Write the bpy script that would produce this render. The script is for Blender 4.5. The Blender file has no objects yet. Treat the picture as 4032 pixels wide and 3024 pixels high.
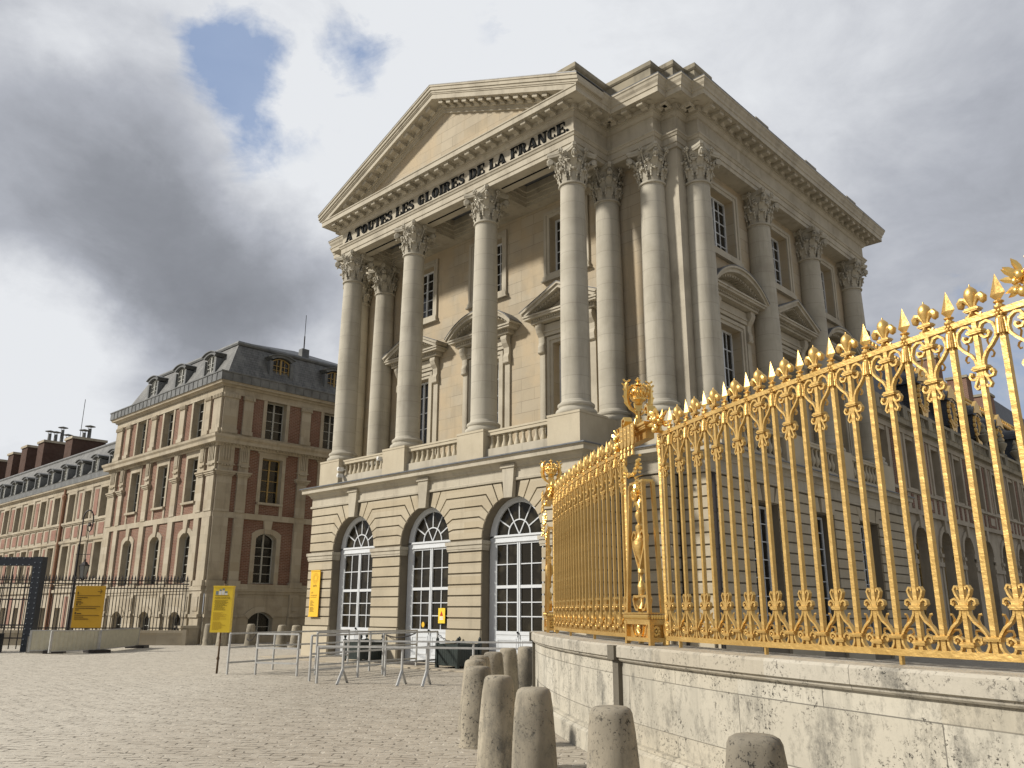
import bpy, bmesh, math, random
from mathutils import Vector, Matrix
random.seed(7)
R=math.radians; PI=math.pi; sin=math.sin; cos=math.cos
S=bpy.context.scene; C=S.collection
# ------------------------------------------------------------------ materials
class NT:
    def __init__(s,name):
        s.m=bpy.data.materials.new(name); s.m.use_nodes=True; s.t=s.m.node_tree; s.t.nodes.clear()
        s.o=s.n('ShaderNodeOutputMaterial'); s.b=s.n('ShaderNodeBsdfPrincipled'); s.l(s.b.outputs[0],s.o.inputs[0])
    def n(s,ty,**k):
        x=s.t.nodes.new(ty)
        for a,b in k.items(): setattr(x,a,b)
        return x
    def l(s,a,b): s.t.links.new(a,b)
    def put(s,sock,v):
        if hasattr(v,'is_output') : s.l(v,sock)
        else: sock.default_value=v
    def math(s,op,a,b=0.,c=None,clamp=False):
        x=s.n('ShaderNodeMath',operation=op,use_clamp=clamp); s.put(x.inputs[0],a); s.put(x.inputs[1],b)
        if c is not None: s.put(x.inputs[2],c)
        return x.outputs[0]
    def mix(s,f,a,b,bl='MIX'):
        x=s.n('ShaderNodeMix',data_type='RGBA',blend_type=bl); s.put(x.inputs[0],f); s.put(x.inputs[6],a); s.put(x.inputs[7],b); return x.outputs[2]
    def noise(s,vec,sc,det=4,rough=.6,dist=0.):
        x=s.n('ShaderNodeTexNoise'); 
        if vec is not None: s.l(vec,x.inputs['Vector'])
        x.inputs['Scale'].default_value=sc; x.inputs['Detail'].default_value=det; x.inputs['Roughness'].default_value=rough; x.inputs['Distortion'].default_value=dist
        return x.outputs[0]
    def ramp(s,f,a,b,ca=(0,0,0,1),cb=(1,1,1,1)):
        x=s.n('ShaderNodeValToRGB'); s.l(f,x.inputs[0]); e=x.color_ramp.elements; e[0].position=a; e[1].position=b; e[0].color=ca; e[1].color=cb; return x.outputs[0]
    def mapr(s,f,a,b,c=0.,d=1.):
        x=s.n('ShaderNodeMapRange'); s.l(f,x.inputs[0]); 
        for i,v in enumerate((a,b,c,d)): x.inputs[i+1].default_value=v
        return x.outputs[0]
    def pos(s): return s.n('ShaderNodeNewGeometry').outputs['Position']
    def objc(s): return s.n('ShaderNodeTexCoord').outputs['Object']
    def scale(s,v,sx,sy,sz,rot=0.):
        x=s.n('ShaderNodeMapping'); s.l(v,x.inputs[0]); x.inputs['Scale'].default_value=(sx,sy,sz); x.inputs['Rotation'].default_value=(0,0,rot); return x.outputs[0]
    def wallv(s):
        g=s.n('ShaderNodeNewGeometry'); p=s.n('ShaderNodeSeparateXYZ'); s.l(g.outputs['Position'],p.inputs[0]); q=s.n('ShaderNodeSeparateXYZ'); s.l(g.outputs['True Normal'],q.inputs[0])
        ax=s.math('GREATER_THAN',s.math('ABSOLUTE',q.outputs[0]),.7)
        u=s.math('ADD',s.math('MULTIPLY',p.outputs[1],ax),s.math('MULTIPLY',p.outputs[0],s.math('SUBTRACT',1.,ax)))
        c=s.n('ShaderNodeCombineXYZ'); s.l(u,c.inputs[0]); s.l(p.outputs[2],c.inputs[1]); return c.outputs[0]
    def brick(s,v,c1,c2,mo,w,h,ms,off=.5,smooth=.1):
        x=s.n('ShaderNodeTexBrick'); s.l(v,x.inputs['Vector']); x.offset=off
        x.inputs['Color1'].default_value=c1; x.inputs['Color2'].default_value=c2; x.inputs['Mortar'].default_value=mo
        x.inputs['Scale'].default_value=1; x.inputs['Mortar Size'].default_value=ms; x.inputs['Mortar Smooth'].default_value=smooth
        x.inputs['Brick Width'].default_value=w; x.inputs['Row Height'].default_value=h; return x
    def bump(s,h,st=.3,d=.02,nrm=None):
        x=s.n('ShaderNodeBump'); x.inputs['Strength'].default_value=st; x.inputs['Distance'].default_value=d; s.l(h,x.inputs['Height'])
        if nrm is not None: s.l(nrm,x.inputs['Normal'])
        s.l(x.outputs[0],s.b.inputs['Normal']); return x.outputs[0]
    def fin(s,col=None,rough=.8,metal=0.,spec=None):
        if col is not None: s.put(s.b.inputs['Base Color'],col)
        s.put(s.b.inputs['Roughness'],rough); s.b.inputs['Metallic'].default_value=metal
        if spec is not None: s.b.inputs['Specular IOR Level'].default_value=spec
        return s.m
def c4(r,g,b): return (r,g,b,1)
def stone(name,c1,c2,jw=None,jh=None,ms=.006,mort=.55,grime=.35,dark=(.13,.115,.09,1),pits=0.,ring=0.,warm=None,streak=.25):
    t=NT(name); P=t.pos(); col=None
    if jw:
        wv=t.wallv(); b=t.brick(wv,c1,c2,tuple(x*mort for x in c1[:3])+(1,),jw,jh,ms); col=b.outputs[0]; fac=b.outputs[1]
        bv=t.n('ShaderNodeTexWhiteNoise',noise_dimensions='2D'); sv=t.n('ShaderNodeSeparateXYZ'); t.l(wv,sv.inputs[0]); row=t.math('FLOOR',t.math('DIVIDE',sv.outputs[1],jh)); cu=t.math('FLOOR',t.math('ADD',t.math('DIVIDE',sv.outputs[0],jw),t.math('MULTIPLY',t.math('MODULO',row,2.),.5))); cc=t.n('ShaderNodeCombineXYZ'); t.l(cu,cc.inputs[0]); t.l(row,cc.inputs[1]); t.l(cc.outputs[0],bv.inputs['Vector']); col=t.mix(t.math('MULTIPLY',t.math('POWER',bv.outputs[0],2.),.45),col,tuple(x*y for x,y in zip(c1[:3],(.78,.72,.62)))+(1,)); col=t.mix(t.math('MULTIPLY',t.math('GREATER_THAN',bv.outputs[0],.5),.0),col,c1)
    else:
        n0=t.noise(P,1.1,3); col=t.mix(t.mapr(n0,.35,.65),c1,c2); fac=None
    if ring:
        q=t.n('ShaderNodeSeparateXYZ'); t.l(t.objc(),q.inputs[0]); z=t.math('DIVIDE',q.outputs[2],ring); fr=t.math('FRACT',z)
        ln=t.math('LESS_THAN',fr,.03); fac=ln
        wn=t.n('ShaderNodeTexWhiteNoise',noise_dimensions='1D'); t.l(t.math('FLOOR',z),wn.inputs['W'])
        col=t.mix(t.math('MULTIPLY',wn.outputs[0],.35),col,tuple(x*.78 for x in c1[:3])+(1,))
        col=t.mix(t.math('MULTIPLY',ln,.5),col,tuple(x*.5 for x in c1[:3])+(1,))
    n1=t.noise(P,.55,5,.65); n2=t.noise(t.scale(P,3.,3.,.35),1.,5,.7); n3=t.noise(P,22.,4,.7)
    if warm: col=t.mix(t.mapr(t.noise(P,.8,3),.42,.62),col,warm)
    col=t.mix(t.math('MULTIPLY',t.mapr(n1,.5,.75),grime),col,dark)
    col=t.mix(t.math('MULTIPLY',t.mapr(n2,.52,.78),streak),col,dark)
    col=t.mix(t.mapr(n3,.3,.7,0.,.16),col,tuple(x*.6 for x in c1[:3])+(1,))
    h=t.math('MULTIPLY',n3,.5)
    if pits:
        v=t.noise(P,30.,3,.85); pm=t.mapr(v,.555,.63); big=t.mapr(t.noise(P,2.6,4,.7),.42,.58)
        pm=t.math('MULTIPLY',t.math('MULTIPLY',pm,big),pits); col=t.mix(pm,col,(.045,.042,.036,1))
        lich=t.math('MULTIPLY',t.mapr(t.noise(t.scale(P,1.5,1.5,.9),1.7,8,.82),.50,.66),pits*.8); col=t.mix(lich,col,(.10,.097,.085,1))
        h=t.math('SUBTRACT',h,pm)
    if fac is not None: h=t.math('SUBTRACT',h,t.math('MULTIPLY',fac,1.2))
    t.bump(h,.35,.012); return t.fin(col,.86,spec=.25)
M={}
M['wall']=stone('ashlar limestone',c4(.445,.39,.295),c4(.405,.35,.26),1.25,.42,.007,.45,.25,warm=c4(.455,.37,.25))
M['rust']=stone('rusticated limestone',c4(.46,.405,.30),c4(.42,.365,.265),2.4,.333,.001,.9,.30,streak=.35)
M['groove']=stone('joint limestone',c4(.22,.19,.14),c4(.20,.17,.125))
M['trim']=stone('carved limestone',c4(.46,.42,.335),c4(.41,.37,.29),grime=.38,streak=.5)
M['trimold']=stone('weathered parapet limestone',c4(.34,.30,.22),c4(.29,.26,.19),grime=.7,dark=(.08,.075,.065,1),streak=.8)
M['plinth']=stone('smooth pale limestone',c4(.49,.435,.325),c4(.45,.395,.29),grime=.15,streak=.15)
M['column']=stone('column limestone',c4(.47,.44,.365),c4(.42,.39,.315),ring=.575,grime=.25,streak=.4)
M['capital']=stone('capital limestone',c4(.46,.43,.355),c4(.39,.36,.29),grime=.35,streak=.3)
M['oldstone']=stone('old facade stone',c4(.44,.39,.30),c4(.36,.315,.235),1.1,.45,.004,.75,.6,dark=(.12,.10,.075,1),streak=.5)
M['courtstone']=stone('court facade stone',c4(.42,.37,.285),c4(.37,.32,.245),grime=.4)
M['lowwall']=stone('lichened wall stone',c4(.52,.49,.41),c4(.45,.42,.345),1.9,.47,.005,.3,.45,dark=(.20,.19,.16,1),pits=1.,streak=.8)
M['coping']=stone('coping stone',c4(.46,.43,.36),c4(.41,.38,.315),1.7,3.,.004,.4,.2,dark=(.16,.15,.12,1),pits=1.,streak=.3)
M['strip']=stone('dark weathered stone',c4(.15,.135,.105),c4(.12,.108,.085),pits=.6)
M['bollard']=stone('bollard granite',c4(.40,.355,.27),c4(.27,.24,.185),grime=.75,dark=(.10,.092,.075,1),pits=1.,streak=.95)
def brickm(name,c1,c2,mo):
    t=NT(name); v=t.wallv(); b=t.brick(v,c1,c2,mo,.26,.085,.016); n=t.noise(t.pos(),.9,4)
    col=t.mix(t.mapr(n,.4,.7,0,.55),b.outputs[0],tuple(x*.6 for x in c1[:3])+(1,)); n2=t.noise(t.pos(),4,4); col=t.mix(t.mapr(n2,.45,.75,0,.4),col,tuple(min(1,x*1.3+.04) for x in c2[:3])+(1,))
    t.bump(b.outputs[1],-.4,.01); return t.fin(col,.9,spec=.2)
M['brick']=brickm('red brick',c4(.20,.092,.06),c4(.13,.065,.045),c4(.27,.20,.15))
M['brickpink']=brickm('painted pink brick',c4(.29,.15,.112),c4(.22,.115,.088),c4(.30,.2,.155))
M['brickdark']=brickm('sooty brick',c4(.09,.045,.032),c4(.065,.035,.026),c4(.09,.065,.05))
def slate(name,base,light):
    t=NT(name); p=t.pos(); q=t.n('ShaderNodeSeparateXYZ'); t.l(p,q.inputs[0]); c=t.n('ShaderNodeCombineXYZ'); t.l(t.math('ADD',q.outputs[0],q.outputs[1]),c.inputs[0]); t.l(q.outputs[2],c.inputs[1])
    b=t.brick(c.outputs[0],base,tuple(x*1.35 for x in base[:3])+(1,),tuple(x*.5 for x in base[:3])+(1,),.3,.16,.012); n=t.noise(t.scale(p,2.2,2.2,.35),1.,5,.7)
    col=t.mix(t.mapr(n,.45,.75,0,.75),b.outputs[0],light); t.bump(b.outputs[1],-.5,.01); return t.fin(col,.6,spec=.4)
M['slate']=slate('grey slate',c4(.085,.085,.08),c4(.22,.22,.20)); M['slatedark']=slate('dark slate',c4(.045,.05,.058),c4(.08,.085,.095))
def plain(name,col,rough=.6,metal=0.,var=.15,sc=6.,bump=.15,spec=.4):
    t=NT(name); n=t.noise(t.objc(),sc,4); cc=t.mix(t.mapr(n,.3,.7,0,1),col,tuple(x*(1-var) for x in col[:3])+(1,)); t.bump(n,bump,.005); return t.fin(cc,rough,metal,spec)
M['lead']=plain('lead sheet',c4(.14,.15,.165),.5,0.,.5,2.5); M['leadlight']=plain('zinc gutter',c4(.17,.175,.17),.5,0.,.5,2.)
M['white']=plain('white joinery paint',c4(.60,.625,.64),.45,var=.08); M['ochre']=plain('ochre joinery paint',c4(.36,.25,.09),.5); M['greyjoin']=plain('grey joinery paint',c4(.42,.42,.38),.5)
M['black']=plain('black bronze letters',c4(.010,.011,.011),.75,var=.3,spec=.1); M['ironblue']=plain('dark blue painted steel',c4(.016,.021,.03),.45); M['iron']=plain('dark wrought iron',c4(.028,.024,.024),.5)
M['steel']=plain('galvanised steel',c4(.52,.52,.50),.45,.45,.25,9.); M['stud']=plain('light steel rivets',c4(.30,.34,.38),.5,.3)
M['yellow']=plain('yellow sign panel',c4(.78,.47,.03),.5,var=.05,sc=2); M['yellow2']=plain('bright yellow banner',c4(.82,.58,.04),.5,var=.05,sc=2); M['signink']=plain('sign ink',c4(.10,.06,.01),.6); M['signline']=plain('faded sign ink',c4(.42,.26,.03),.6)
M['ochresign']=plain('ochre sign panel',c4(.52,.30,.02),.5,var=.05,sc=2)
M['green']=plain('dark green planter paint',c4(.018,.028,.024),.5,var=.3); M['hoard']=plain('cream hoarding sheet',c4(.55,.52,.40),.6); M['concrete']=plain('concrete block',c4(.16,.15,.13),.9,var=.4)
M['wood']=plain('weathered wooden post',c4(.14,.09,.05),.8,var=.5); M['red']=plain('red print',c4(.45,.03,.02),.5); M['paper']=plain('white print',c4(.75,.75,.72),.6); M['blueprint']=plain('grey blue print',c4(.2,.26,.28),.6)
M['rope']=plain('terracotta pipe',c4(.28,.15,.09),.7); M['lampglass']=plain('lantern glass',c4(.30,.31,.30),.15); M['rubber']=plain('dark doormat',c4(.05,.042,.035),.95)
def gold():
    t=NT('gilded iron'); p=t.objc(); n=t.noise(t.scale(p,1.,1.,1.6),15.,3,.55); n2=t.noise(p,3.,3)
    g=t.n('ShaderNodeNewGeometry'); col=t.mix(t.mapr(n2,.3,.7,0,1),c4(.74,.50,.18),c4(.56,.36,.115)); t.bump(n,.38,.018); return t.fin(col,.46,.84)
M['gold']=gold()
def goldshiny():
    t=NT('polished gilding'); n=t.noise(t.objc(),14.,3); t.bump(n,.25,.01); return t.fin(c4(.86,.58,.19),.30,.92)
M['goldb']=goldshiny()
def glass(name,col,rough):
    t=NT(name); n=t.noise(t.pos(),.7,2); n2=t.noise(t.pos(),2.2,2); c=t.mix(t.mapr(n2,.5,.7),col,tuple(x*2.2+.004 for x in col[:3])+(1,)); t.bump(n,.08,.02); return t.fin(c,rough,0.,.5)
M['glass']=glass('dark window glass',c4(.012,.011,.009),.08); M['glass2']=glass('dark hall glass',c4(.018,.015,.009),.14); M['glass2'].node_tree.nodes['Principled BSDF'].inputs['Specular IOR Level'].default_value=.3
def ground():
    t=NT('worn sandstone setts'); p=t.pos(); w=t.n('ShaderNodeTexNoise'); t.l(p,w.inputs[0]); w.inputs['Scale'].default_value=1.6; w.inputs['Detail'].default_value=3
    a=t.n('ShaderNodeVectorMath',operation='SCALE'); t.l(w.outputs['Color'],a.inputs[0]); a.inputs['Scale'].default_value=.35
    b_=t.n('ShaderNodeVectorMath',operation='ADD'); t.l(p,b_.inputs[0]); t.l(a.outputs[0],b_.inputs[1])
    v=t.scale(b_.outputs[0],1,1,1,R(-40)); b=t.brick(v,c4(.42,.385,.315),c4(.34,.305,.245),c4(.50,.46,.385),.30,.15,.018,.5,.5)
    n1=t.noise(p,.28,4,.6); n2=t.noise(p,9.,5,.7); n3=t.noise(p,55.,3,.7)
    q=t.n('ShaderNodeSeparateXYZ'); t.l(p,q.inputs[0])
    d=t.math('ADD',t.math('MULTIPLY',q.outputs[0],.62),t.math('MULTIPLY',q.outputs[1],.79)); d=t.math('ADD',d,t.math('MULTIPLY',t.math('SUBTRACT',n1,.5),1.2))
    paleness=t.mapr(d,-1.6,-4.5,.0,1.)  # setts turn paler past a diagonal line across the court
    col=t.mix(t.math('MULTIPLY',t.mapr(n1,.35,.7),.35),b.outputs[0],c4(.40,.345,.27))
    col=t.mix(t.math('MULTIPLY',paleness,.62),col,c4(.58,.54,.455)); col=t.mix(t.mapr(n2,.35,.7,0,.35),col,c4(.25,.21,.16))
    crack=t.math('MULTIPLY',t.mapr(b.outputs[1],.2,.8),t.mapr(t.noise(t.scale(b_.outputs[0],1,1.6,1,R(-40)),3.1,4,.7),.44,.58))
    col=t.mix(t.math('MULTIPLY',crack,.85),col,c4(.10,.083,.062))
    h=t.math('ADD',t.math('MULTIPLY',t.math('SUBTRACT',1.,b.outputs[1]),.9),t.math('MULTIPLY',n2,.55)); h=t.math('ADD',h,t.math('MULTIPLY',n3,.12)); h=t.math('SUBTRACT',h,t.math('MULTIPLY',crack,1.2))
    t.bump(h,.6,.022); return t.fin(col,.82,spec=.3)
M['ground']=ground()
M['slab']=stone('pavement slabs',c4(.46,.41,.32),c4(.41,.36,.28),1.2,30,.01,.5,.2)
# ------------------------------------------------------------------ mesh helpers
class MB:
    def __init__(s,T=None): s.v=[];s.f=[];s.T=T
    def add(s,vs,fs):
        n=len(s.v); s.v+=[s.T(*p) if s.T else tuple(p) for p in vs]; s.f+=[tuple(i+n for i in f) for f in fs]; return s
    def box(s,a,b,c,d,e,f):
        return s.add([(a,b,c),(d,b,c),(d,e,c),(a,e,c),(a,b,f),(d,b,f),(d,e,f),(a,e,f)],[(0,3,2,1),(4,5,6,7),(0,1,5,4),(1,2,6,5),(2,3,7,6),(3,0,4,7)])
    def hexa(s,p): return s.add(p,[(0,3,2,1),(4,5,6,7),(0,1,5,4),(1,2,6,5),(2,3,7,6),(3,0,4,7)])
    def prism(s,poly,d0,d1,m=None):      # poly in (u,z); extruded along second coordinate
        m=m or (lambda u,d,z:(u,d,z)); n=len(poly)
        return s.add([m(u,d0,z) for u,z in poly]+[m(u,d1,z) for u,z in poly],[tuple(range(n)),tuple(range(2*n-1,n-1,-1))]+[(i,n+i,n+(i+1)%n,(i+1)%n) for i in range(n)])
    def lathe(s,pr,n=20,c=(0,0,0),cap=True):
        vs=[];m=len(pr)
        for r,z in pr:
            for k in range(n): a=2*PI*k/n; vs.append((c[0]+r*cos(a),c[1]+r*sin(a),c[2]+z))
        fs=[(i*n+k,i*n+(k+1)%n,(i+1)*n+(k+1)%n,(i+1)*n+k) for i in range(m-1) for k in range(n)]
        if cap: fs+=[tuple(range(n-1,-1,-1)),tuple(range((m-1)*n,m*n))]
        return s.add(vs,fs)
    def tube(s,pts,rad,n=6,up=(0,0,1),w=None,cap=True):   # rad float or list; w: flat strap (half width along side, half thickness)
        pts=[Vector(p) for p in pts]; vs=[]; m=len(pts); up=Vector(up)
        for i,p in enumerate(pts):
            t=(pts[min(i+1,m-1)]-pts[max(i-1,0)]); t=t.normalized() if t.length>1e-9 else Vector((0,0,1))
            a=t.cross(up); a=a.normalized() if a.length>1e-6 else Vector((1,0,0)); b=t.cross(a)
            r=rad[i] if isinstance(rad,(list,tuple)) else rad
            if w: 
                k=r
                for x,y in ((-w[0],-w[1]),(w[0],-w[1]),(w[0],w[1]),(-w[0],w[1])): vs.append(p+a*x*k+b*y*k)
            else:
                for k in range(n): q=2*PI*k/n; vs.append(p+(a*cos(q)+b*sin(q))*r)
        n=4 if w else n
        fs=[(i*n+k,i*n+(k+1)%n,(i+1)*n+(k+1)%n,(i+1)*n+k) for i in range(m-1) for k in range(n)]
        if cap: fs+=[tuple(range(n-1,-1,-1)),tuple(range((m-1)*n,m*n))]
        return s.add([tuple(v) for v in vs],fs)
    def ball(s,c,r,n=10,m=6,sq=(1,1,1)):
        pr=[]; vs=[(c[0],c[1],c[2]-r*sq[2])]
        for i in range(1,m):
            a=-PI/2+PI*i/m
            for k in range(n): b=2*PI*k/n; vs.append((c[0]+r*cos(a)*cos(b)*sq[0],c[1]+r*cos(a)*sin(b)*sq[1],c[2]+r*sin(a)*sq[2]))
        vs.append((c[0],c[1],c[2]+r*sq[2])); L=len(vs)-1
        fs=[(0,1+(k+1)%n,1+k) for k in range(n)]+[(1+i*n+k,1+i*n+(k+1)%n,1+(i+1)*n+(k+1)%n,1+(i+1)*n+k) for i in range(m-2) for k in range(n)]+[(1+(m-2)*n+k,1+(m-2)*n+(k+1)%n,L) for k in range(n)]
        return s.add(vs,fs)
    def leaf(s,path,widths,side,bulge=.02):  # curved leaf with a central rib
        side=Vector(side); vs=[];m=len(path)
        for i,(p,w) in enumerate(zip(path,widths)):
            p=Vector(p); t=(Vector(path[min(i+1,m-1)])-Vector(path[max(i-1,0)])).normalized(); nn=t.cross(side)
            vs+= [tuple(p-side*w),tuple(p+nn*bulge),tuple(p+side*w),tuple(p-nn*bulge*.8)]
        fs=[]
        for i in range(m-1):
            for k in range(4): fs.append((i*4+k,i*4+(k+1)%4,(i+1)*4+(k+1)%4,(i+1)*4+k))
        fs+=[(3,2,1,0),tuple(range((m-1)*4,m*4))]
        return s.add(vs,fs)
    def mesh(s,name,mat,smooth=False):
        me=bpy.data.meshes.new(name); me.from_pydata(s.v,[],s.f); me.materials.append(mat)
        b=bmesh.new(); b.from_mesh(me); bmesh.ops.recalc_face_normals(b,faces=b.faces); b.to_mesh(me); b.free()
        if smooth:
            me.polygons.foreach_set('use_smooth',[True]*len(me.polygons))
            try: me.set_sharp_from_angle(angle=R(38))
            except Exception: pass
        me.update(); return me
def obj(name,me,parent=None,loc=(0,0,0),rz=0.,scale=None,rel=False):
    o=bpy.data.objects.new(name,me); C.objects.link(o)
    if parent is not None:
        o.parent=parent
        if not rel:
            w=Vector(loc); p=parent
            while p is not None: w-=p.location; p=p.parent
            loc=w
    o.location=loc; o.rotation_euler=(0,0,rz)
    if scale: o.scale=scale
    return o
def tag(o,label=None,cat=None,group=None,kind=None):
    if label: o['label']=label
    if cat: o['category']=cat
    if group: o['group']=group
    if kind: o['kind']=kind
    return o
def thing(name,label,cat,loc=(0,0,0),rz=0.,group=None):
    o=bpy.data.objects.new(name,None); o.empty_display_size=.3; C.objects.link(o); o.location=loc; o.rotation_euler=(0,0,rz); return tag(o,label,cat,group)
def build(mb,name,mat,parent=None,smooth=False,rel=False,loc=(0,0,0)): return obj(name,mb.mesh(name,M[mat],smooth),parent,loc,rel=rel)
def arcpts(u0,u1,zt,rise,n=12):   # arc from (u0,zt-rise) over the crown to (u1,zt-rise)
    h=(u1-u0)/2; r=(h*h+rise*rise)/(2*rise); cz=zt-r; a0=math.asin(min(1,h/r)); 
    return [((u0+u1)/2+r*sin(-a0+2*a0*i/n),cz+r*cos(-a0+2*a0*i/n)) for i in range(n+1)]
def wall(mb,u0,u1,z0,z1,holes,depth,d=0.,rv=None):
    us=sorted({u0,u1,*[h[0] for h in holes],*[h[1] for h in holes]}); zs=sorted({z0,z1,*[h[2] for h in holes],*[h[3] for h in holes]})
    for a,b in zip(us,us[1:]):
        for c,e in zip(zs,zs[1:]):
            mu,mz=(a+b)/2,(c+e)/2
            if any(h[0]<mu<h[1] and h[2]<mz<h[3] for h in holes): continue
            mb.add([(a,d,c),(b,d,c),(b,d,e),(a,d,e)],[(0,1,2,3)])
    rv=rv or mb
    for h in holes:
        a,b,c,e,ri=h; q=e-ri; i=d-depth
        rv.add([(a,d,c),(a,i,c),(a,i,q),(a,d,q)],[(0,1,2,3)]); rv.add([(b,d,c),(b,i,c),(b,i,q),(b,d,q)],[(0,1,2,3)]); rv.add([(a,d,c),(b,d,c),(b,i,c),(a,i,c)],[(0,1,2,3)])
        if ri<=0: rv.add([(a,d,e),(b,d,e),(b,i,e),(a,i,e)],[(0,1,2,3)])
        else:
            ar=arcpts(a,b,e,ri)
            for (x,z),(x2,z2) in zip(ar,ar[1:]):
                rv.add([(x,d,z),(x2,d,z2),(x2,i,z2),(x,i,z)],[(0,1,2,3)])
                if z<e-1e-6 or z2<e-1e-6: mb.add([(x,d,z),(x2,d,z2),(x2,d,e),(x,d,e)],[(0,1,2,3)])
def window_meshes(w,h,rise,cols,rows,fm,gm,fw=.07,st=.09,mu=.032,double=True,transom=None):
    f=MB(); g=MB(); H=h-rise
    def top(u):
        if rise<=0: return h
        hh=w/2; r=(hh*hh+rise*rise)/(2*rise); return h-r+math.sqrt(max(0,r*r-u*u))
    f.box(-w/2,-.04,0,-w/2+fw,.04,H); f.box(w/2-fw,-.04,0,w/2,.04,H); f.box(-w/2+fw,-.042,0,w/2-fw,.038,fw)
    if rise<=0: f.box(-w/2+fw,-.042,h-fw,w/2-fw,.038,h)
    else:
        o=arcpts(-w/2,w/2,h,rise,12); i=[(x*(1-2*fw/w),z-fw) for x,z in o]
        for k in range(12): f.prism([o[k],o[k+1],i[k+1],i[k]],-.042,.038)
    if double: f.box(-st/2,-.055,fw,st/2,.03,top(0)-fw*.5)
    for k in range(1,cols):
        u=-w/2+fw+(w-2*fw)*k/cols
        if double and abs(u)<st/2: continue
        f.box(u-mu/2,-.03,fw,u+mu/2,.02,top(u)-fw*.5)
    for k in range(1,rows):
        z=fw+(H-fw)*k/rows; f.box(-w/2+fw,-.027,z-mu/2,w/2-fw,.017,z+mu/2)
    if transom: f.box(-w/2+fw,-.05,transom-.06,w/2-fw,.03,transom+.06)
    e=.012
    if rise<=0: g.box(-w/2+e,0.,e,w/2-e,.012,h-e)
    else: g.prism([(-w/2+e,e),(w/2-e,e)]+[(x*.985,z-e) for x,z in reversed(arcpts(-w/2,w/2,h,rise,12))],0.,.012)
    return f.mesh('window',M[fm]),g.mesh('pane',M[gm])
def put_window(ms,root,x,y,z,rz=0.):
    a=obj('window',ms[0],root,(x,y,z),rz); obj('pane',ms[1],a,(0,0,0),rel=True); return a
def TY(Y): return lambda u,d,z:(u,Y-d,z)     # wall facing -Y, d outward
def TX(X): return lambda u,d,z:(X+d,u,z)     # wall facing +X
def offset_poly(P,o):
    out=[];n=len(P)
    for i in range(n):
        a,b,c=Vector(P[i-1]),Vector(P[i]),Vector(P[(i+1)%n]); e=(b-a).normalized(); g=(c-b).normalized(); n1=Vector((e.y,-e.x)); n2=Vector((g.y,-g.x))
        s=n1+n2 if abs(n1.dot(n2))<.5 else n1; out.append(tuple(b+s*o))
    return out
def sweep(mb,P,prof,closed=True):
    rings=[offset_poly(P,o) for o,z in prof]; n=len(P); vs=[]
    for (o,z),r in zip(prof,rings): vs+=[(x,y,z) for x,y in r]
    fs=[(i*n+k,i*n+(k+1)%n,(i+1)*n+(k+1)%n,(i+1)*n+k) for i in range(len(prof)-1) for k in range(n)]
    mb.add(vs,fs)
# ------------------------------------------------------------------ setting
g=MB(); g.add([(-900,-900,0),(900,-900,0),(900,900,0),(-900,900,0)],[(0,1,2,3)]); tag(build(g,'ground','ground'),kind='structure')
g=MB(); g.box(-28.2,16.35,.0,-14.0,18.4,.035); tag(build(g,'pavement','slab'),kind='structure')

XC=-21.13
# ================================================================== PORTICO PAVILION
pav=thing('palace_pavilion','pale limestone pavilion with temple pediment, Corinthian columns and dark inscription','building',(XC,26.,0))
def mir(x): return 2*XC-x
# --- lower storey, rusticated
LR=[(-14.4,17.93),(-14.4,19.72),(-12.75,19.72),(-12.75,20.33),(-11.8,20.33),(-11.8,35.6)]
lowP=[(mir(x),y) for x,y in reversed(LR)]+LR     # counter-clockwise seen from above (outward = right of travel)
CXS=[XC-3.96,XC,XC+3.96]; HW=1.22; ZI=3.76
g=MB(TY(17.98)); wall(g,mir(-14.45),-14.45,0,5.9,[(c-HW-.03,c+HW+.03,0.02,5.01,HW+.03) for c in CXS],.5)
g.T=TX(-11.86); SW=[23.6,27.7,31.8]
wall(g,20.4,35.55,0,5.9,[(c-.9,c+.9,.9,4.86,0) for c in SW],.5)
g.T=None
for i,(a,b) in enumerate(zip(lowP,lowP[1:]+lowP[:1])):
    if abs(a[1]-17.93)<.01 and abs(b[1]-17.93)<.01: continue
    if abs(a[0]+11.8)<.01 and abs(b[0]+11.8)<.01: continue
q=offset_poly(lowP,-.05)
for a,b in zip(q,q[1:]+q[:1]):
    if a[1]<18.1 and b[1]<18.1: continue
    if a[0]>-12 and b[0]>-12 and abs(a[0]-b[0])<.01: continue
    g.add([(a[0],a[1],0),(b[0],b[1],0),(b[0],b[1],5.9),(a[0],a[1],5.9)],[(0,1,2,3)])
build(g,'wall','groove',pav)
# courses
def bandboxes(g,T,u0,u1,z0,z1,holes,d=.05):
    g.T=T; cur=u0; hs=sorted(h for h in holes if h[2]<z1-.02 and h[3]>z0+.02)
    for h in hs:
        if h[0]>cur+.02: g.box(cur,0,z0,h[0],d,z1)
        cur=h[1]
    if u1>cur+.02: g.box(cur,0,z0,u1,d,z1)
    g.T=None
g=MB(); gp=MB(); GR=.025
zc=[1.09+i*.3325 for i in range(8)]   # up to 3.42
# front piers
edges=[mir(-14.4)]+sum([[c-HW,c+HW] for c in CXS],[])+[-14.4]; piers=[(edges[2*i],edges[2*i+1]) for i in range(4)]
for a,b in piers:
    for i in range(7): g.T=TY(17.98); g.box(a+(0 if a<mir(-14.4)+.01 else .015),0,zc[i]+GR,b-(0 if b>-14.41 else .015),.05,zc[i+1]-GR)
    build(MB(TY(17.98)).box(a-(.07 if a<-27 else -.0),0,0,b+(.07 if b>-15 else 0),.09,1.07),'pier_plinth','plinth',pav)
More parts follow.
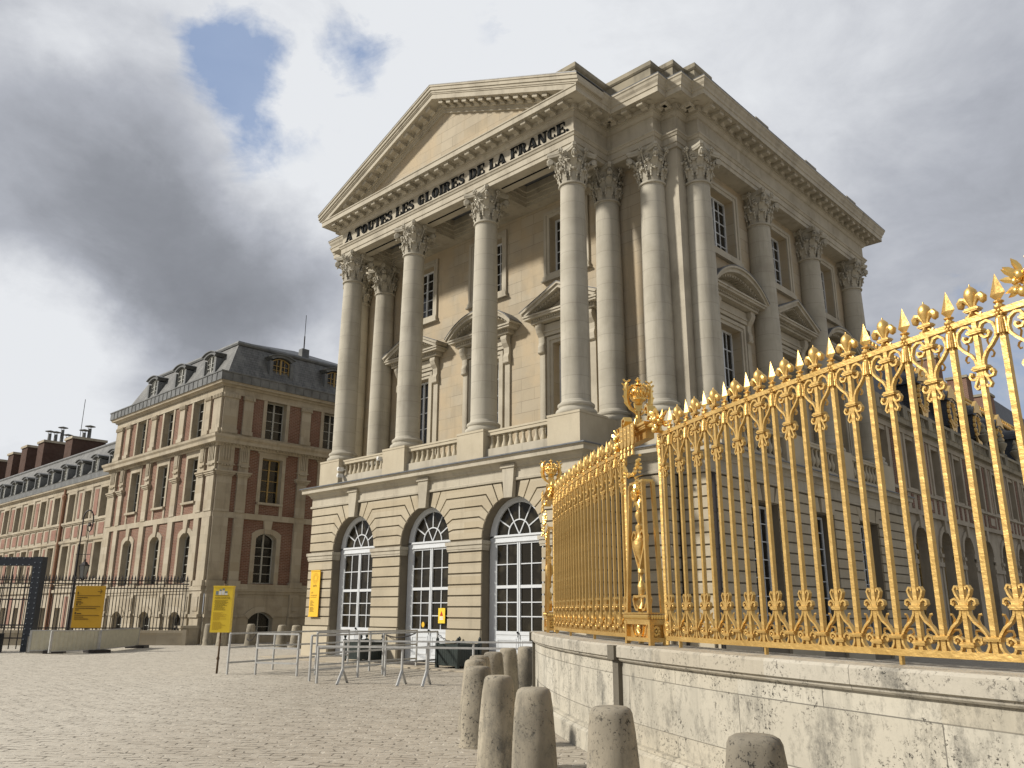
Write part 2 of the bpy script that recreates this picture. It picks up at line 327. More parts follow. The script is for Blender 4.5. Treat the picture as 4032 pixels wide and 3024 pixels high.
# voussoir zone
ZS=5.43; zk=[3.79+i*.333 for i in range(6)]
def vous(c,s,lim):
    A=[2+i*12.5 for i in range(7)]; J=[]; cz=ZI
    for k,a in enumerate(A):
        a_=R(a); p=(c+s*HW*cos(a_),cz+HW*sin(a_))
        if k<=4:
            zt=zk[k] if k>0 else 3.79
            r=HW+.42-.03*k if k>0 else HW
            t=((zt-cz)/sin(a_)) if k>0 else HW
            rr=max(HW+.02,t); 
            q=(c+s*rr*cos(a_),zt); J.append((p,q,zt))
        else:
            rr=(ZS-cz)/sin(a_); J.append((p,(c+s*rr*cos(a_),ZS),None))
    for k in range(6):
        p0,q0,z0=J[k]; p1,q1,z1=J[k+1]
        arc=[(c+s*HW*cos(R(A[k]+(A[k+1]-A[k])*t)),cz+HW*sin(R(A[k]+(A[k+1]-A[k])*t))) for t in (0,.5,1)]
        if k<4: poly=[*arc,q1,(lim,z1),(lim,z0),q0]
        elif k==4: poly=[*arc,q1,(lim,ZS),(lim,z0),q0]
        else: poly=[*arc,q1,q0]
        # shrink towards centroid edges for the groove
        out=shrink(poly,GR*.95); g.T=TY(17.98); g.prism(out,0,.05)
def shrink(P,o):
    ar=sum(P[i][0]*P[(i+1)%len(P)][1]-P[(i+1)%len(P)][0]*P[i][1] for i in range(len(P)))
    if ar<0: P=P[::-1]
    P=[p for i,p in enumerate(P) if math.dist(p,P[i-1])>1e-4]; n=len(P); out=[]
    for i in range(n):
        a,b,c=Vector(P[i-1]),Vector(P[i]),Vector(P[(i+1)%n]); e=(b-a).normalized(); f=(c-b).normalized(); n1=Vector((-e.y,e.x)); n2=Vector((-f.y,f.x)); m=n1+n2
        if m.length<.3: out.append(tuple(b)); continue
        m=m.normalized(); k=o/max(.45,m.dot(n1)); out.append(tuple(b+m*k))
    return out
lims=[mir(-14.4)]+[XC-1.98,XC+1.98]+[-14.4]
for i,c in enumerate(CXS):
    vous(c,-1,lims[i]-(GR if i else 0)); vous(c,1,lims[i+1]+(GR if i<2 else 0))
g.T=None
# right hand returns and side face courses
segs=[(TX(-14.46),17.93,19.72),(TY(19.77),-14.4,-12.75),(TX(-12.81),19.72,20.33),(TY(20.38),-12.75,-11.8)]
for T,a,b in segs:
    for i in range(13): g.T=T; g.box(a+.03,0,1.09+i*.3325+GR,b-.03,.06,1.09+(i+1)*.3325-GR)
    gp.T=T; gp.box(a+.1,0,0,b-.1,.11,1.07)
for i in range(13): bandboxes(g,TX(-11.86),20.36,35.6,1.09+i*.3325+GR,1.09+(i+1)*.3325-GR,[(c-.93,c+.93,.9,4.95,0) for c in SW]+([(c-.93,c+.93,4.5,5.6,0) for c in SW]),.06)
for c in SW:
    for k in range(5):
        a=c-.93+.372*k; e=.22*(k-2)/2; w=.35; g.T=TX(-11.86); g.hexa([(a+.01,0,4.9),(a+w,0,4.9),(a+w,.07+(.05 if k==2 else 0),4.9),(a+.01,.07+(.05 if k==2 else 0),4.9),(a+.01+e,0,5.38),(a+w+e,0,5.38),(a+w+e,.07+(.05 if k==2 else 0),5.38),(a+.01+e,.07+(.05 if k==2 else 0),5.38)])
bandboxes(gp,TX(-11.86),20.36,35.6,0,1.07,[(c-.93,c+.93,.85,4.95,0) for c in SW],.10)
# left flank (unseen grooves kept simple)
g.T=None
build(g,'rusticated_blocks','rust',pav); build(gp,'plinth','plinth',pav)
# imposts, string course, keystones, cornice of the lower storey
g=MB(TY(17.93))
for a,b in piers:
    a2=a-(.0 if a>-27 else .0); e0=.05
    for z0,z1,d in ((3.44,3.50,.03),(3.50,3.62,.045),(3.62,3.73,.08)): g.box(a-(d if a<-27 or 1 else 0),-.3,z0,b+d,d,z1)
g.T=None
sweep(g,lowP,[(.005,5.43),(.05,5.44),(.06,5.50),(.01,5.53),(.01,5.82),(.06,5.84),(.09,5.92),(.16,5.99),(.32,6.0),(.32,6.12),(.36,6.15),(.37,6.18),(-.6,6.18)])
g.T=TY(17.93)
for c in CXS:
    g.prism([(c-.17,4.93),(c+.17,4.93),(c+.25,5.83),(c-.25,5.83)],-.02,.13); g.box(c-.3,-.02,5.83,c+.3,.17,5.93)
g.T=TX(-11.8)
build(g,'string_cornice','trim',pav)
g=MB(); sweep(g,lowP,[(.375,6.165),(.40,6.17),(.40,6.20),(.375,6.215),(-.3,6.25),(-2.,6.25)]); build(g,'lead_flashing','lead',pav)
# doors
def door(c):
    Y=18.34; H=5.0
    o=MB(); 
    ar=arcpts(-HW,HW,5.0,HW-.001,24); ai=[(x*.785,ZI+.1+(z-ZI)*.785) for x,z in ar]
    for k in range(24): o.prism([ar[k],ar[k+1],ai[k+1],ai[k]],-.05,.05)
    o.box(-HW,-.05,.03,-.965,.05,3.86); o.box(.965,-.05,.03,HW,.05,3.86); o.box(-.965,-.075,3.67,.965,.045,3.86); o.box(-.99,-.11,3.81,.99,.0,3.87); o.box(-.98,-.09,3.65,.98,.0,3.69)
    fr=obj('door_frame',o.mesh('door_frame',M['white']),pav,(c,Y,0))
    lf=MB(); r0=.43; cz=3.87; RR=.95
    pa=[(cos(PI*i/20),sin(PI*i/20)) for i in range(21)]
    for (a,b),(a2,b2) in zip(pa,pa[1:]): lf.prism([(a*r0,cz+b*r0),(a2*r0,cz+b2*r0),(a2*(r0+.035),cz+b2*(r0+.035)),(a*(r0+.035),cz+b*(r0+.035))],-.035,.02)
    for deg in (30,60,90,120,150):
        a=R(deg); s=0. if deg in (60,120) else r0; p=Vector((cos(a),sin(a))); n=Vector((-sin(a),cos(a)))*.017; A=p*s; B=p*RR
        lf.prism([(A.x+n.x,cz+A.y+n.y),(A.x-n.x,cz+A.y-n.y),(B.x-n.x,cz+B.y-n.y),(B.x+n.x,cz+B.y+n.y)],-.03,.015)
    obj('fanlight',lf.mesh('fanlight',M['white']),fr,(c,Y,0))
    gl=MB(); gl.prism([(a*RR,cz+b*RR) for a,b in pa],.0,.012); gl.box(-.94,.0,1.0,.94,.012,3.68); obj('pane',gl.mesh('pane',M['glass2']),fr,(c,Y,0))
    for s in (-1,1):
        l=MB(); x0,x1=(.03,.96)
        def bx(a,b,c_,d,e,f): 
            l.box(min(s*a,s*d),b,c_,max(s*a,s*d),e,f)
        bx(.012,-.06,.06,.06,.03,3.66); bx(.93,-.04,.06,.962,.03,3.66); bx(.06,-.045,.06,.93,.03,1.0); bx(.06,-.06,.96,.93,.0,1.06); bx(.06,-.055,.06,.93,.0,.2)
        bx(.10,-.058,.27,.89,-.02,.33); bx(.10,-.058,.80,.89,-.02,.86); bx(.10,-.0575,.33,.145,-.02,.8); bx(.845,-.0575,.33,.89,-.02,.8)
        bx(.06,-.05,2.27+.02,.93,.02,2.38); bx(.06,-.04,3.59,.93,.02,3.66)
        for z in (1.64,2.9-.0): pass
        for z in (1.06+.405,1.06+.81): bx(.06,-.035,z,.93,.015,z+.03)
        for z in (2.38+.6,): bx(.06,-.035,z,.93,.015,z+.03)
        bx(.485,-.032,1.06,.515,.014,3.6)
        lv=obj('door_leaf',l.mesh('door_leaf',M['white']),pav,(c,Y,0))
        if s>0:
            h=MB(); h.tube([(.02,-.08,1.02),(.02,-.11,1.02),(.02,-.11,.9)],.016); h.ball((.0,-.10,1.03),.03); obj('door_handle',h.mesh('door_handle',M['black']),lv,(c,Y,0))
for c in CXS: door(c)
# side ground windows
ms=window_meshes(1.56,3.9,0,4,7,'white','glass',.08,.1)
for c in SW: put_window(ms,pav,-12.22,c,.92,R(90))
# --- pedestals and balustrade stage  z 6.25 .. 7.27
FX=[XC-5.955,XC-1.985,XC+1.985,XC+5.955]; FY=18.68; SY=[21.4,25.5,29.6,33.7]; SX=-12.2
g=MB()
for x in FX: build(MB().box(x-.62,18.06,6.2,x+.62,19.4,7.2).box(x-.635,18.045,7.2,x+.635,19.4,7.27),'pedestal','plinth',pav)
for s in (1,-1):
    f=lambda x: x if s>0 else mir(x)
    def bx(x0,y0,x1,y1,z0=6.2,z1=7.265): a,b=sorted((f(x0),f(x1))); g.box(a,y0,z0,b,y1,z1)
    bx(-15.0,19.3,-14.62,20.2,6.2,7.26); bx(-15.8,19.95,-12.62,21.2,6.2,7.255); bx(-13.4,20.6,-11.95,22.05,6.2,7.25)
    build(g,'stylobate','plinth',pav); g=MB()
    for y in SY: bx(-12.9,y-.62,-11.58,y+.62); build(g,'pedestal','plinth',pav); g=MB()
bal=MB(); bal.lathe([(.055,0),(.055,.03),(.04,.04),(.045,.07),(.085,.13),(.105,.22),(.095,.30),(.055,.42),(.045,.52),(.06,.55),(.045,.57),(.06,.60),(.06,.62)],10); bal.box(-.075,-.075,-.05,.075,.075,.0); bal.box(-.075,-.075,.62,.075,.075,.66); balm=bal.mesh('baluster',M['plinth'],True)
def balustrade(p,q,nb):
    g=MB(); p=Vector(p);q=Vector(q); d=(q-p).normalized(); n=Vector((-d.y,d.x)); 
    def slab(w,z0,z1): a=p+n*w;b=p-n*w;c=q-n*w;e=q+n*w; g.hexa([(a.x,a.y,z0),(b.x,b.y,z0),(c.x,c.y,z0),(e.x,e.y,z0),(a.x,a.y,z1),(b.x,b.y,z1),(c.x,c.y,z1),(e.x,e.y,z1)])
    slab(.13,6.2,6.37); slab(.12,7.06,7.16); slab(.14,7.16,7.22)
    o=build(g,'balustrade','plinth',pav)
    for i in range(nb): c=p+(q-p)*((i+.5)/nb); obj('baluster',balm,o,(c.x,c.y,6.41))
for a,b in zip(FX,FX[1:]): balustrade((a+.62,18.35),(b-.62,18.35),10)
for a,b in zip(SY,SY[1:]): balustrade((-11.78,a+.62),(-11.78,b-.62),9)
g=MB(); g.box(mir(-14.8),18.2,6.3,-14.8,20.9,6.62); build(g,'terrace_floor','trim',pav)
# --- columns
def capital_mesh():
    g=MB(); g.lathe([(.40,-.05),(.445,-.04),(.455,-.01),(.445,.02),(.40,.035),(.36,.04),(.365,.5),(.40,.80),(.47,1.0),(.49,1.03)],24)
    for row,(h,off,r0,wm) in enumerate(((.42,0,.385,.125),(.74,.5,.375,.125))):
        for k in range(8):
            a=2*PI*(k+off)/8; c=Vector((cos(a),sin(a),0)); sd=Vector((-sin(a),cos(a),0))
            prof=[(.01,.04 if row==0 else .3),(.03,h*.45),(.045,h*.75),(.085,h*.95),(.15,h*1.0),(.185,h*.93),(.17,h*.86)]
            pts=[c*(r0+r)+Vector((0,0,z)) for r,z in prof]; g.leaf(pts,[.10,wm,wm*.98,wm*1.02,wm*.85,wm*.5,.02],sd,.035)
            for s in (-1,1):
                for j,(rr,z) in enumerate(((.05,h*.5),(.06,h*.72),(.10,h*.9))): g.ball(tuple(c*(r0+rr)+sd*s*wm*.85+Vector((0,0,z))),.045,6,4,(1,1,1.4))
            g.ball(tuple(c*(r0+.155)+Vector((0,0,h*.95))),.055,6,4,(1.2,1.2,.8))
    for k in range(4):
        a=PI/4+k*PI/2; c=Vector((cos(a),sin(a),0)); pts=[];rad=[]
        for i in range(6): t=i/5; pts.append(c*(.40+.30*t**1.4)+Vector((0,0,.55+.42*t**.75))); rad.append(.035+.015*t)
        for i in range(1,15): t=i/14; q=PI/2-2.6*PI*t; r=.12*(1-t*.85); pts.append(c*(.70+r*cos(q))+Vector((0,0,.85+r*sin(q)))); rad.append(.045*(1-t*.5))
        g.tube(pts,rad,6); sd=Vector((-sin(a),cos(a),0)); g.tube([tuple(c*.71+sd*-.075+Vector((0,0,.85))),tuple(c*.71+sd*.075+Vector((0,0,.85)))],.085,8)
        # corner leaf
        g.leaf([c*.42+Vector((0,0,.45)),c*.50+Vector((0,0,.62)),c*.60+Vector((0,0,.72)),c*.70+Vector((0,0,.72)),c*.73+Vector((0,0,.66))],[.07,.1,.1,.07,.02],sd,.03)
        for s in (-1,1):
            a2=a+s*.42; c2=Vector((cos(a2),sin(a2),0)); s2=Vector((-sin(a2),cos(a2),0))*s; pts=[]
            for i in range(14): t=i/13; q=-PI/2+ -s*0+2.2*PI*t; r=.085*(1-t*.7); pts.append(c2*.47+s2*(.04+r*cos(q))+Vector((0,0,.88+r*sin(q))))
            g.tube(pts,.024,5)
        b=k*PI/2; cb=Vector((cos(b),sin(b),0)); sb=Vector((-sin(b),cos(b),0))
        for j in range(6): q=2*PI*j/6; g.ball(tuple(cb*.60+sb*.07*cos(q)+Vector((0,0,1.08+.07*sin(q)))),.042,6,4)
        g.ball(tuple(cb*.63+Vector((0,0,1.08))),.04,6,4)
        g.tube([tuple(cb*.42+Vector((0,0,.7))),tuple(cb*.50+Vector((0,0,.9))),tuple(cb*.58+Vector((0,0,1.02)))],.03,5)
    P=[]
    for k in range(4):
        a0=PI/4+k*PI/2; A=Vector((cos(a0),sin(a0)))*.86; B=Vector((cos(a0+PI/2),sin(a0+PI/2)))*.86; mdl=(A+B)/2; d=(B-A).normalized()
        for t in [i/8 for i in range(9)]: 
            p=A+d*.07+(B-A-d*.14)*t; p-=mdl.normalized()*(.13*(1-(2*t-1)**2)); P.append((p.x,p.y))
    n=len(P)
    for s0,z0,s1,z1 in ((.93,1.02,.97,1.07),(.97,1.07,.97,1.09),(1.0,1.09,1.0,1.18)):
        g.add([(x*s0,y*s0,z0) for x,y in P]+[(x*s1,y*s1,z1) for x,y in P],[tuple(range(n)),tuple(range(2*n-1,n-1,-1))]+[(i,(i+1)%n,n+(i+1)%n,n+i) for i in range(n)])
    return g.mesh('capital',M['capital'],True)
capm=capital_mesh()
bs=MB(); bs.lathe([(.60,.0),(.62,.03),(.625,.09),(.60,.14),(.55,.15),(.53,.19),(.53,.22),(.55,.24),(.565,.27),(.56,.32),(.53,.345),(.48,.36),(.47,.40),(.445,.44)],32); basem=bs.mesh('column_base',M['column'],True)
sh=MB(); HS=7.18
sh.lathe([(.445-.055*max(0,(t-.3)/.7)**1.5 if t>.3 else .445,.42+(HS-.0)*t) for t in [i/14 for i in range(15)]],32); shm=sh.mesh('column',M['column'],True)
plm=MB().box(-.625,-.625,-.0,.625,.625,.06).mesh('base_slab',M['plinth'])
def column(x,y,z=7.27):
    o=obj('column',shm,pav,(x,y,z)); obj('column_base',basem,o,(x,y,z+.0)); obj('capital',capm,o,(x,y,z+.42+HS)); return o
COLS=[(x,FY) for x in FX]+[(-15.09,20.42),(-13.27,20.42)]+[(SX,y) for y in SY]
COLS+=[(mir(-15.09),20.42),(mir(-13.27),20.42),(mir(SX),SY[0]),(mir(SX),SY[1])]
for x,y in COLS: column(x,y)
# --- upper walls
g=MB(TY(20.76)); UW=[(c-.78,c+.78,13.3,15.5,0) for c in CXS]+[(c-.66,c+.66,6.7,10.66,0) for c in CXS]
wall(g,mir(-12.9),-12.9,6.25,16.3,UW,.4)
g.T=TX(-12.5); SU=[23.45,27.55,31.65]; wall(g,21.3,35.2,6.25,16.3,[(c-.78,c+.78,13.3,15.5,0) for c in SU]+[(c-.66,c+.66,6.7,10.66,0) for c in SU],.42)
g.T=None; pass
g.add([(mir(-12.5),21.3,6.25),(mir(-12.5),35.2,6.25),(mir(-12.5),35.2,16.3),(mir(-12.5),21.3,16.3)],[(0,1,2,3)]); g.add([(mir(-12.5),35.2,6.25),(-12.5,35.2,6.25),(-12.5,35.2,17.9),(mir(-12.5),35.2,17.9)],[(0,1,2,3)])
build(g,'upper_wall','wall',pav)
for x0,x1 in ((-13.1,-12.42),(mir(-12.42),mir(-13.1))): build(MB().box(x0,20.62,6.25,x1,21.5,16.1),'corner_pilaster','trim',pav)
wu=window_meshes(1.56,2.2,0,4,5,'white','glass',.07,.08); wl=window_meshes(1.32,3.96,0,4,6,'white','glass',.07,.08)
for c in CXS: put_window(wu,pav,c,21.1,13.3); put_window(wl,pav,c,21.1,6.7)
for c in SU: put_window(wu,pav,-12.84,c,13.3,R(90)); put_window(wl,pav,-12.84,c,6.7,R(90))
def surround_mesh():
    g=MB()
    for e,w,d in ((0,.13,.05),(.13,.12,.08)):
        a=.78+e; b=a+w; z0=13.3-.0; z1=15.5+e
        g.box(-b,-d,z0-.1-e,-a,.0,z1+w); g.box(a,-d,z0-.1-e,b,.0,z1+w); g.box(-a,-d,z1,a,.0,z1+w)
    g.box(-1.05,-.13,13.05,1.05,.0,13.2); g.box(-.99,-.09,13.2,.99,0,13.3); g.box(-1.10,-.16,13.0,1.10,.0,13.06)
    return g.mesh('window_surround',M['trim'])
sm=surround_mesh()
def aedicule_mesh(kind):
    g=MB()
    for e,w,d in ((0,.12,.05),(.12,.12,.09)):
        a=.66+e; b=a+w; g.box(-b,-d,7.2,-a,0,10.66+e+w); g.box(a,-d,7.2,b,0,10.66+e+w); g.box(-a,-d,10.66+e,a,0,10.66+e+w)
    for s in (-1,1):
        x=s*1.12; g.box(x-.12,-.07,7.2,x+.12,0,11.1)
        # scroll console
        y=[(-.1,10.35),(-.16,10.45),(-.17,10.6),(-.12,10.75),(-.13,10.95),(-.24,11.1),(-.30,11.25),(-.28,11.42),(-.05,11.42),(-.0,10.3)]
        g.add([(x-.13,a,b) for a,b in y]+[(x+.13,a,b) for a,b in y],[tuple(range(10)),tuple(range(19,9,-1))]+[(i,10+i,10+(i+1)%10,(i+1)%10) for i in range(10)])
        g.tube([(x-.15,-.2,11.3),(x+.15,-.2,11.3)],.1,10); g.tube([(x-.14,-.1,10.42),(x+.14,-.1,10.42)],.07,10)
    g.box(-1.0,-.12,10.95,1.0,0,11.38); g.box(-1.0,-.155,11.08,1.0,-.1,11.14)
    g.box(-1.42,-.34,11.42,1.42,0,11.50)
    n=26
    for i in range(n): x=-1.38+2.76*(i+.5)/n; g.box(x-.032,-.40,11.50,x+.032,-.02,11.57)
    g.box(-1.42,-.36,11.50,1.42,-.04,11.575)
    g.box(-1.62,-.52,11.58,1.62,0,11.66); g.box(-1.66,-.56,11.66,1.66,0,11.72)
    if kind=='tri':
        zb=11.72; ap=12.62
        def rake(o0,o1,d):
            for s in (-1,1):
                g.prism([(s*1.74,zb+.14-o0),(0,ap-o0),(0,ap-o1),(s*(1.74-(o1-.0)*1.1),max(zb,zb+.14-o1))],-d,0)
        rake(0,.07,.62); rake(.07,.2,.56); rake(.2,.3,.36)
        for s in (-1,1):
            for i in range(12): t=(i+.5)/12; x=s*1.45*(1-t); z=ap-.3-(ap-.3-zb)*(1-t)*.98; g.box(x-.03,-.42,z-.02,x+.03,-.02,z+.05)
        g.prism([(-1.4,zb),(1.4,zb),(0,ap-.35)],-.06,0)
    else:
        zb=11.72; 
        for o0,o1,d in ((0,.07,.62),(.07,.2,.56),(.2,.3,.36)):
            A=arcpts(-1.74,1.74,12.56-o0,.78,20); B=arcpts(-1.74,1.74,12.56-o1,.78,20)
            for k in range(20): 
                if B[k][1]<zb-.02 and B[k+1][1]<zb-.02 and o0>.1: continue
                g.prism([A[k],A[k+1],(B[k+1][0],max(zb,B[k+1][1])),(B[k][0],max(zb,B[k][1]))],-d,0)
        B=arcpts(-1.6,1.6,12.22,.5,20)
        for k in range(2,19): x,z=B[k]; g.box(x-.03,-.42,z,x+.03,-.02,z+.07)
        g.prism([(-1.5,zb),(1.5,zb)]+[(x,z) for x,z in reversed(arcpts(-1.5,1.5,12.25,.5,12))],-.06,0)
    return g.mesh('aedicule',M['trim'])
am={k:aedicule_mesh(k) for k in ('tri','seg')}
def leadcap(kind):
    g=MB()
    if kind=='tri':
        for s in (-1,1): g.prism([(s*1.76,11.865),(0,12.625),(0,12.645),(s*1.76,11.885)],-.63,0)
    else:
        A=arcpts(-1.76,1.76,12.565,.78,20); B=[(x,z+.022) for x,z in A]
        for k in range(20): g.prism([B[k],B[k+1],A[k+1],A[k]],-.63,0)
    return g.mesh('lead_capping',M['lead'])
lm={k:leadcap(k) for k in ('tri','seg')}
for c,k in zip(CXS,('tri','seg','tri')):
    obj('window_surround',sm,pav,(c,20.76,0)); a=obj('pedimented_surround',am[k],pav,(c,20.76,0)); obj('lead_capping',lm[k],a,(0,0,0),rel=True)
for c,k in zip(SU,('seg','tri','seg')):
    obj('window_surround',sm,pav,(-12.5,c,0),R(90)); a=obj('pedimented_surround',am[k],pav,(-12.5,c,0),R(90)); obj('lead_capping',lm[k],a,(0,0,0),rel=True)
# --- entablature
ER=[(-14.77,18.29),(-14.77,20.08),(-12.92,20.08),(-12.92,20.55),(-12.36,20.55),(-12.36,21.17),(-11.92,21.17),(-11.92,34.8)]
eP=[(mir(x),y) for x,y in reversed(ER)]+ER
g=MB(); sweep(g,eP,[(-.75,16.05),(0,16.05),(0,16.2),(.03,16.205),(.03,16.42),(.06,16.43),(.09,16.5),(.12,16.52),(.12,16.57),(.0,16.60)]); 
build(g,'architrave','trim',pav)
g=MB(); sweep(g,eP,[(0,16.59),(0,17.14)]); build(g,'frieze','trim',pav)
g=MB(); sweep(g,eP,[(0,17.13),(.05,17.15),(.10,17.24),(.14,17.26),(.14,17.30),(.20,17.305),(.20,17.46),(.58,17.47),(.66,17.455),(.66,17.63),(.69,17.65),(.69,17.69),(-.2,17.70)])
o=offset_poly(eP,.20); n=len(o); mods=[]
for i in range(n):
    a=Vector(o[i]); b=Vector(o[(i+1)%n]); L_=(b-a).length; d=(b-a).normalized(); nn=Vector((d.y,-d.x))
    if a.y>34 and b.y>34: continue
    k=max(1,round((L_-.1)/.54))
    for j in range(k):
        c=a+d*(L_*(j+.5)/k); mods.append((c,d,nn))
mo=MB()
for c,d,nn in mods:
    def P(u,v,z): q=c+d*u+nn*v; return (q.x,q.y,z)
    mo.T=lambda u,v,z:P(u,v,z)
    mo.box(-.10,-.02,17.34,.10,.34,17.465); mo.box(-.115,.0,17.42,.115,.37,17.468)
    mo.tube([(-.11,.33,17.37),(.11,.33,17.37)],.05,8,up=(0,1,0)); mo.tube([(-.11,.06,17.35),(.11,.06,17.35)],.07,8,up=(0,1,0))
    mo.lathe([(.09,0),(.06,.03),(.03,.035)],8,(.27,.20,17.43))
mo.T=None; g.add(mo.v,mo.f)
op=ER; sidepoly=eP
build(g,'cornice','trim',pav)
g=MB()
def sweep_open(mb,P,prof,a,b):   # only edges a..b of the closed polygon
    rings=[offset_poly(P,o_) for o_,z in prof]; vs=[];m=b-a+1
    for (o_,z),r in zip(prof,rings): vs+=[(r[k][0],r[k][1],z) for k in range(a,b+1)]
    mb.add(vs,[(i*m+k,i*m+k+1,(i+1)*m+k+1,(i+1)*m+k) for i in range(len(prof)-1) for k in range(m-1)]+[tuple(i*m for i in range(len(prof)))]+[tuple(i*m+m-1 for i in range(len(prof)))])
cy=[(.2,17.68),(.69,17.68),(.70,17.74),(.75,17.82),(.77,17.90),(.80,17.93),(.80,17.985),(.2,18.0)]
sweep_open(g,eP,cy,8,15); build(g,'crown_moulding','trim',pav); g=MB(); sweep_open(g,eP,cy,0,7); build(g,'crown_moulding','trim',pav)
g=MB(); cl=[(.80,17.98),(.81,18.01),(.0,18.03),(-.3,18.03)]; sweep_open(g,eP,cl,8,15); build(g,'lead_edge','lead',pav); g=MB(); sweep_open(g,eP,cl,0,7); build(g,'lead_edge','lead',pav)
# pediment
TX0=mir(-14.77)-.80; ZT=17.98; ZA=20.98; mm=(ZA-ZT)/(XC-TX0)
g=MB()
def rk(o0,o1,y0,y1,zmin=17.70,mb=None):
    for s in (-1,1):
        X=lambda x: x if s<0 else mir(x)
        def line(o_): return lambda x: ZT-o_+mm*(x-TX0)
        f0,f1=line(o0),line(o1); xs0=max(TX0,TX0+(zmin-(ZT-o0))/mm); xs1=max(TX0,TX0+(zmin-(ZT-o1))/mm)
        poly=[(X(xs0),f0(xs0)),(X(XC),f0(XC)),(X(XC),f1(XC)),(X(xs1),f1(xs1))]
        (mb or g).prism(poly,y0,y1)
Yf=18.29
rk(0,.07,Yf-.80,Yf+.6); rk(.07,.2,Yf-.765,Yf+.6); rk(.2,.29,Yf-.72,Yf+.6); rk(.29,.34,Yf-.69,Yf+.6); rk(.34,.53,Yf-.66,Yf+.6); rk(.53,.70,Yf-.20,Yf+.6); rk(.70,.78,Yf-.13,Yf+.6); rk(.78,.86,Yf-.08,Yf+.6)
for s in (-1,1):
    k=13
    for j in range(1,k+1):
        x=TX0+1.35+(XC-TX0-1.5)*(j-.5)/k; z=ZT-.53+mm*(x-TX0); X=x if s<0 else mir(x); sl=mm*(1 if s<0 else -1)
        a=[(X-.1,z-.1*sl),(X+.1,z+.1*sl),(X+.1,z+.1*sl-.13),(X-.1,z-.1*sl-.13)]; g.prism(a,Yf-.54,Yf-.1); g.tube([(X-.11,Yf-.5,z-.09-.11*sl),(X+.11,Yf-.5,z-.09+.11*sl)],.05,8,up=(0,1,0))
        g.tube([(X-.11,Yf-.25,z-.13-.11*sl),(X+.11,Yf-.25,z-.13+.11*sl)],.06,8,up=(0,1,0))
        if j<k: X2=X+s*-.0; 
ped=build(g,'pediment','trim',pav)
g=MB(); rk(-.03,0.,Yf-.81,Yf+3.5,17.98,g); rk(-.03,0.,Yf+3.5,Yf+3.6,17.98,g); build(g,'pediment_roof','lead',pav)
g=MB(); g.prism([(TX0+1.0,17.68),(mir(TX0+1.0),17.68),(XC,ZA-.8)],Yf+.0,Yf+.5)
build(g,'tympanum','wall',pav)
# parapet attic
g=MB(); par=[( -18.2,18.42),(-14.77,18.42)]+ER[1:7]+[(-11.92,22.14),(-12.9,22.14),(-12.9,21.9),(-13.2,21.9),(-13.2,21.0),(-15.6,21.0),(-15.6,19.3),(-18.2,19.3)]
for s in (1,-1):
    P=par if s>0 else [(mir(x),y) for x,y in reversed(par)]
    sweep(g,P,[(0,18.0),(0,18.98),(.03,19.0),(.07,19.05),(.07,19.2)]); n=len(P); q=offset_poly(P,.07); g.add([(x,y,19.2) for x,y in q],[tuple(range(n))]); build(g,'parapet','trimold',pav); g=MB()
    for y in (25.4,29.55,33.6):
        x0,x1=sorted((-13.1 if s>0 else mir(-13.1),-11.92 if s>0 else mir(-11.92))); g.box(x0,y,18.0,x1,y+.85,19.0); g.box(x0-.06,y-.06,19.0,x1+.06,y+.91,19.2); build(g,'parapet_block','trimold',pav); g=MB()
g=MB(); g.box(mir(-12.3),20.9,17.5,-12.3,34.7,18.0); g.box(mir(-15.0),18.7,16.75,-15.0,21.5,16.9); build(g,'flat_roof','lead',pav)
# loggia ceiling beams
g=MB()
bx=[FX[0],FX[1],FX[2],FX[3]]
for x in bx: g.box(x-.40,18.7,16.06,x+.40,20.75,16.75)
g.box(mir(-14.9),20.35,16.07,-14.9,20.75,16.74)
g.box(mir(-12.6),20.3,16.055,-14.9,20.75,16.8) if False else None
for a,b in zip(bx,bx[1:]):
    for e,z in ((.40,16.2),(.48,16.35),(.56,16.5)):
        g.box(a+e,19.04,z,a+e+.08,20.35,16.74); g.box(b-e-.08,19.04,z,b-e,20.35,16.74); g.box(a+e,19.04+e-.4,z+.002,b-e,19.12+e-.4,16.74); g.box(a+e,20.27-e+.4,z+.002,b-e,20.35-e+.4,16.74)
build(g,'coffered_ceiling','trim',pav)
g=MB(); 
for a,b in zip(bx,bx[1:]): build(MB().box(a+.75,18.66,16.03,b-.75,18.72,16.045),'lighting_strip','black',pav)
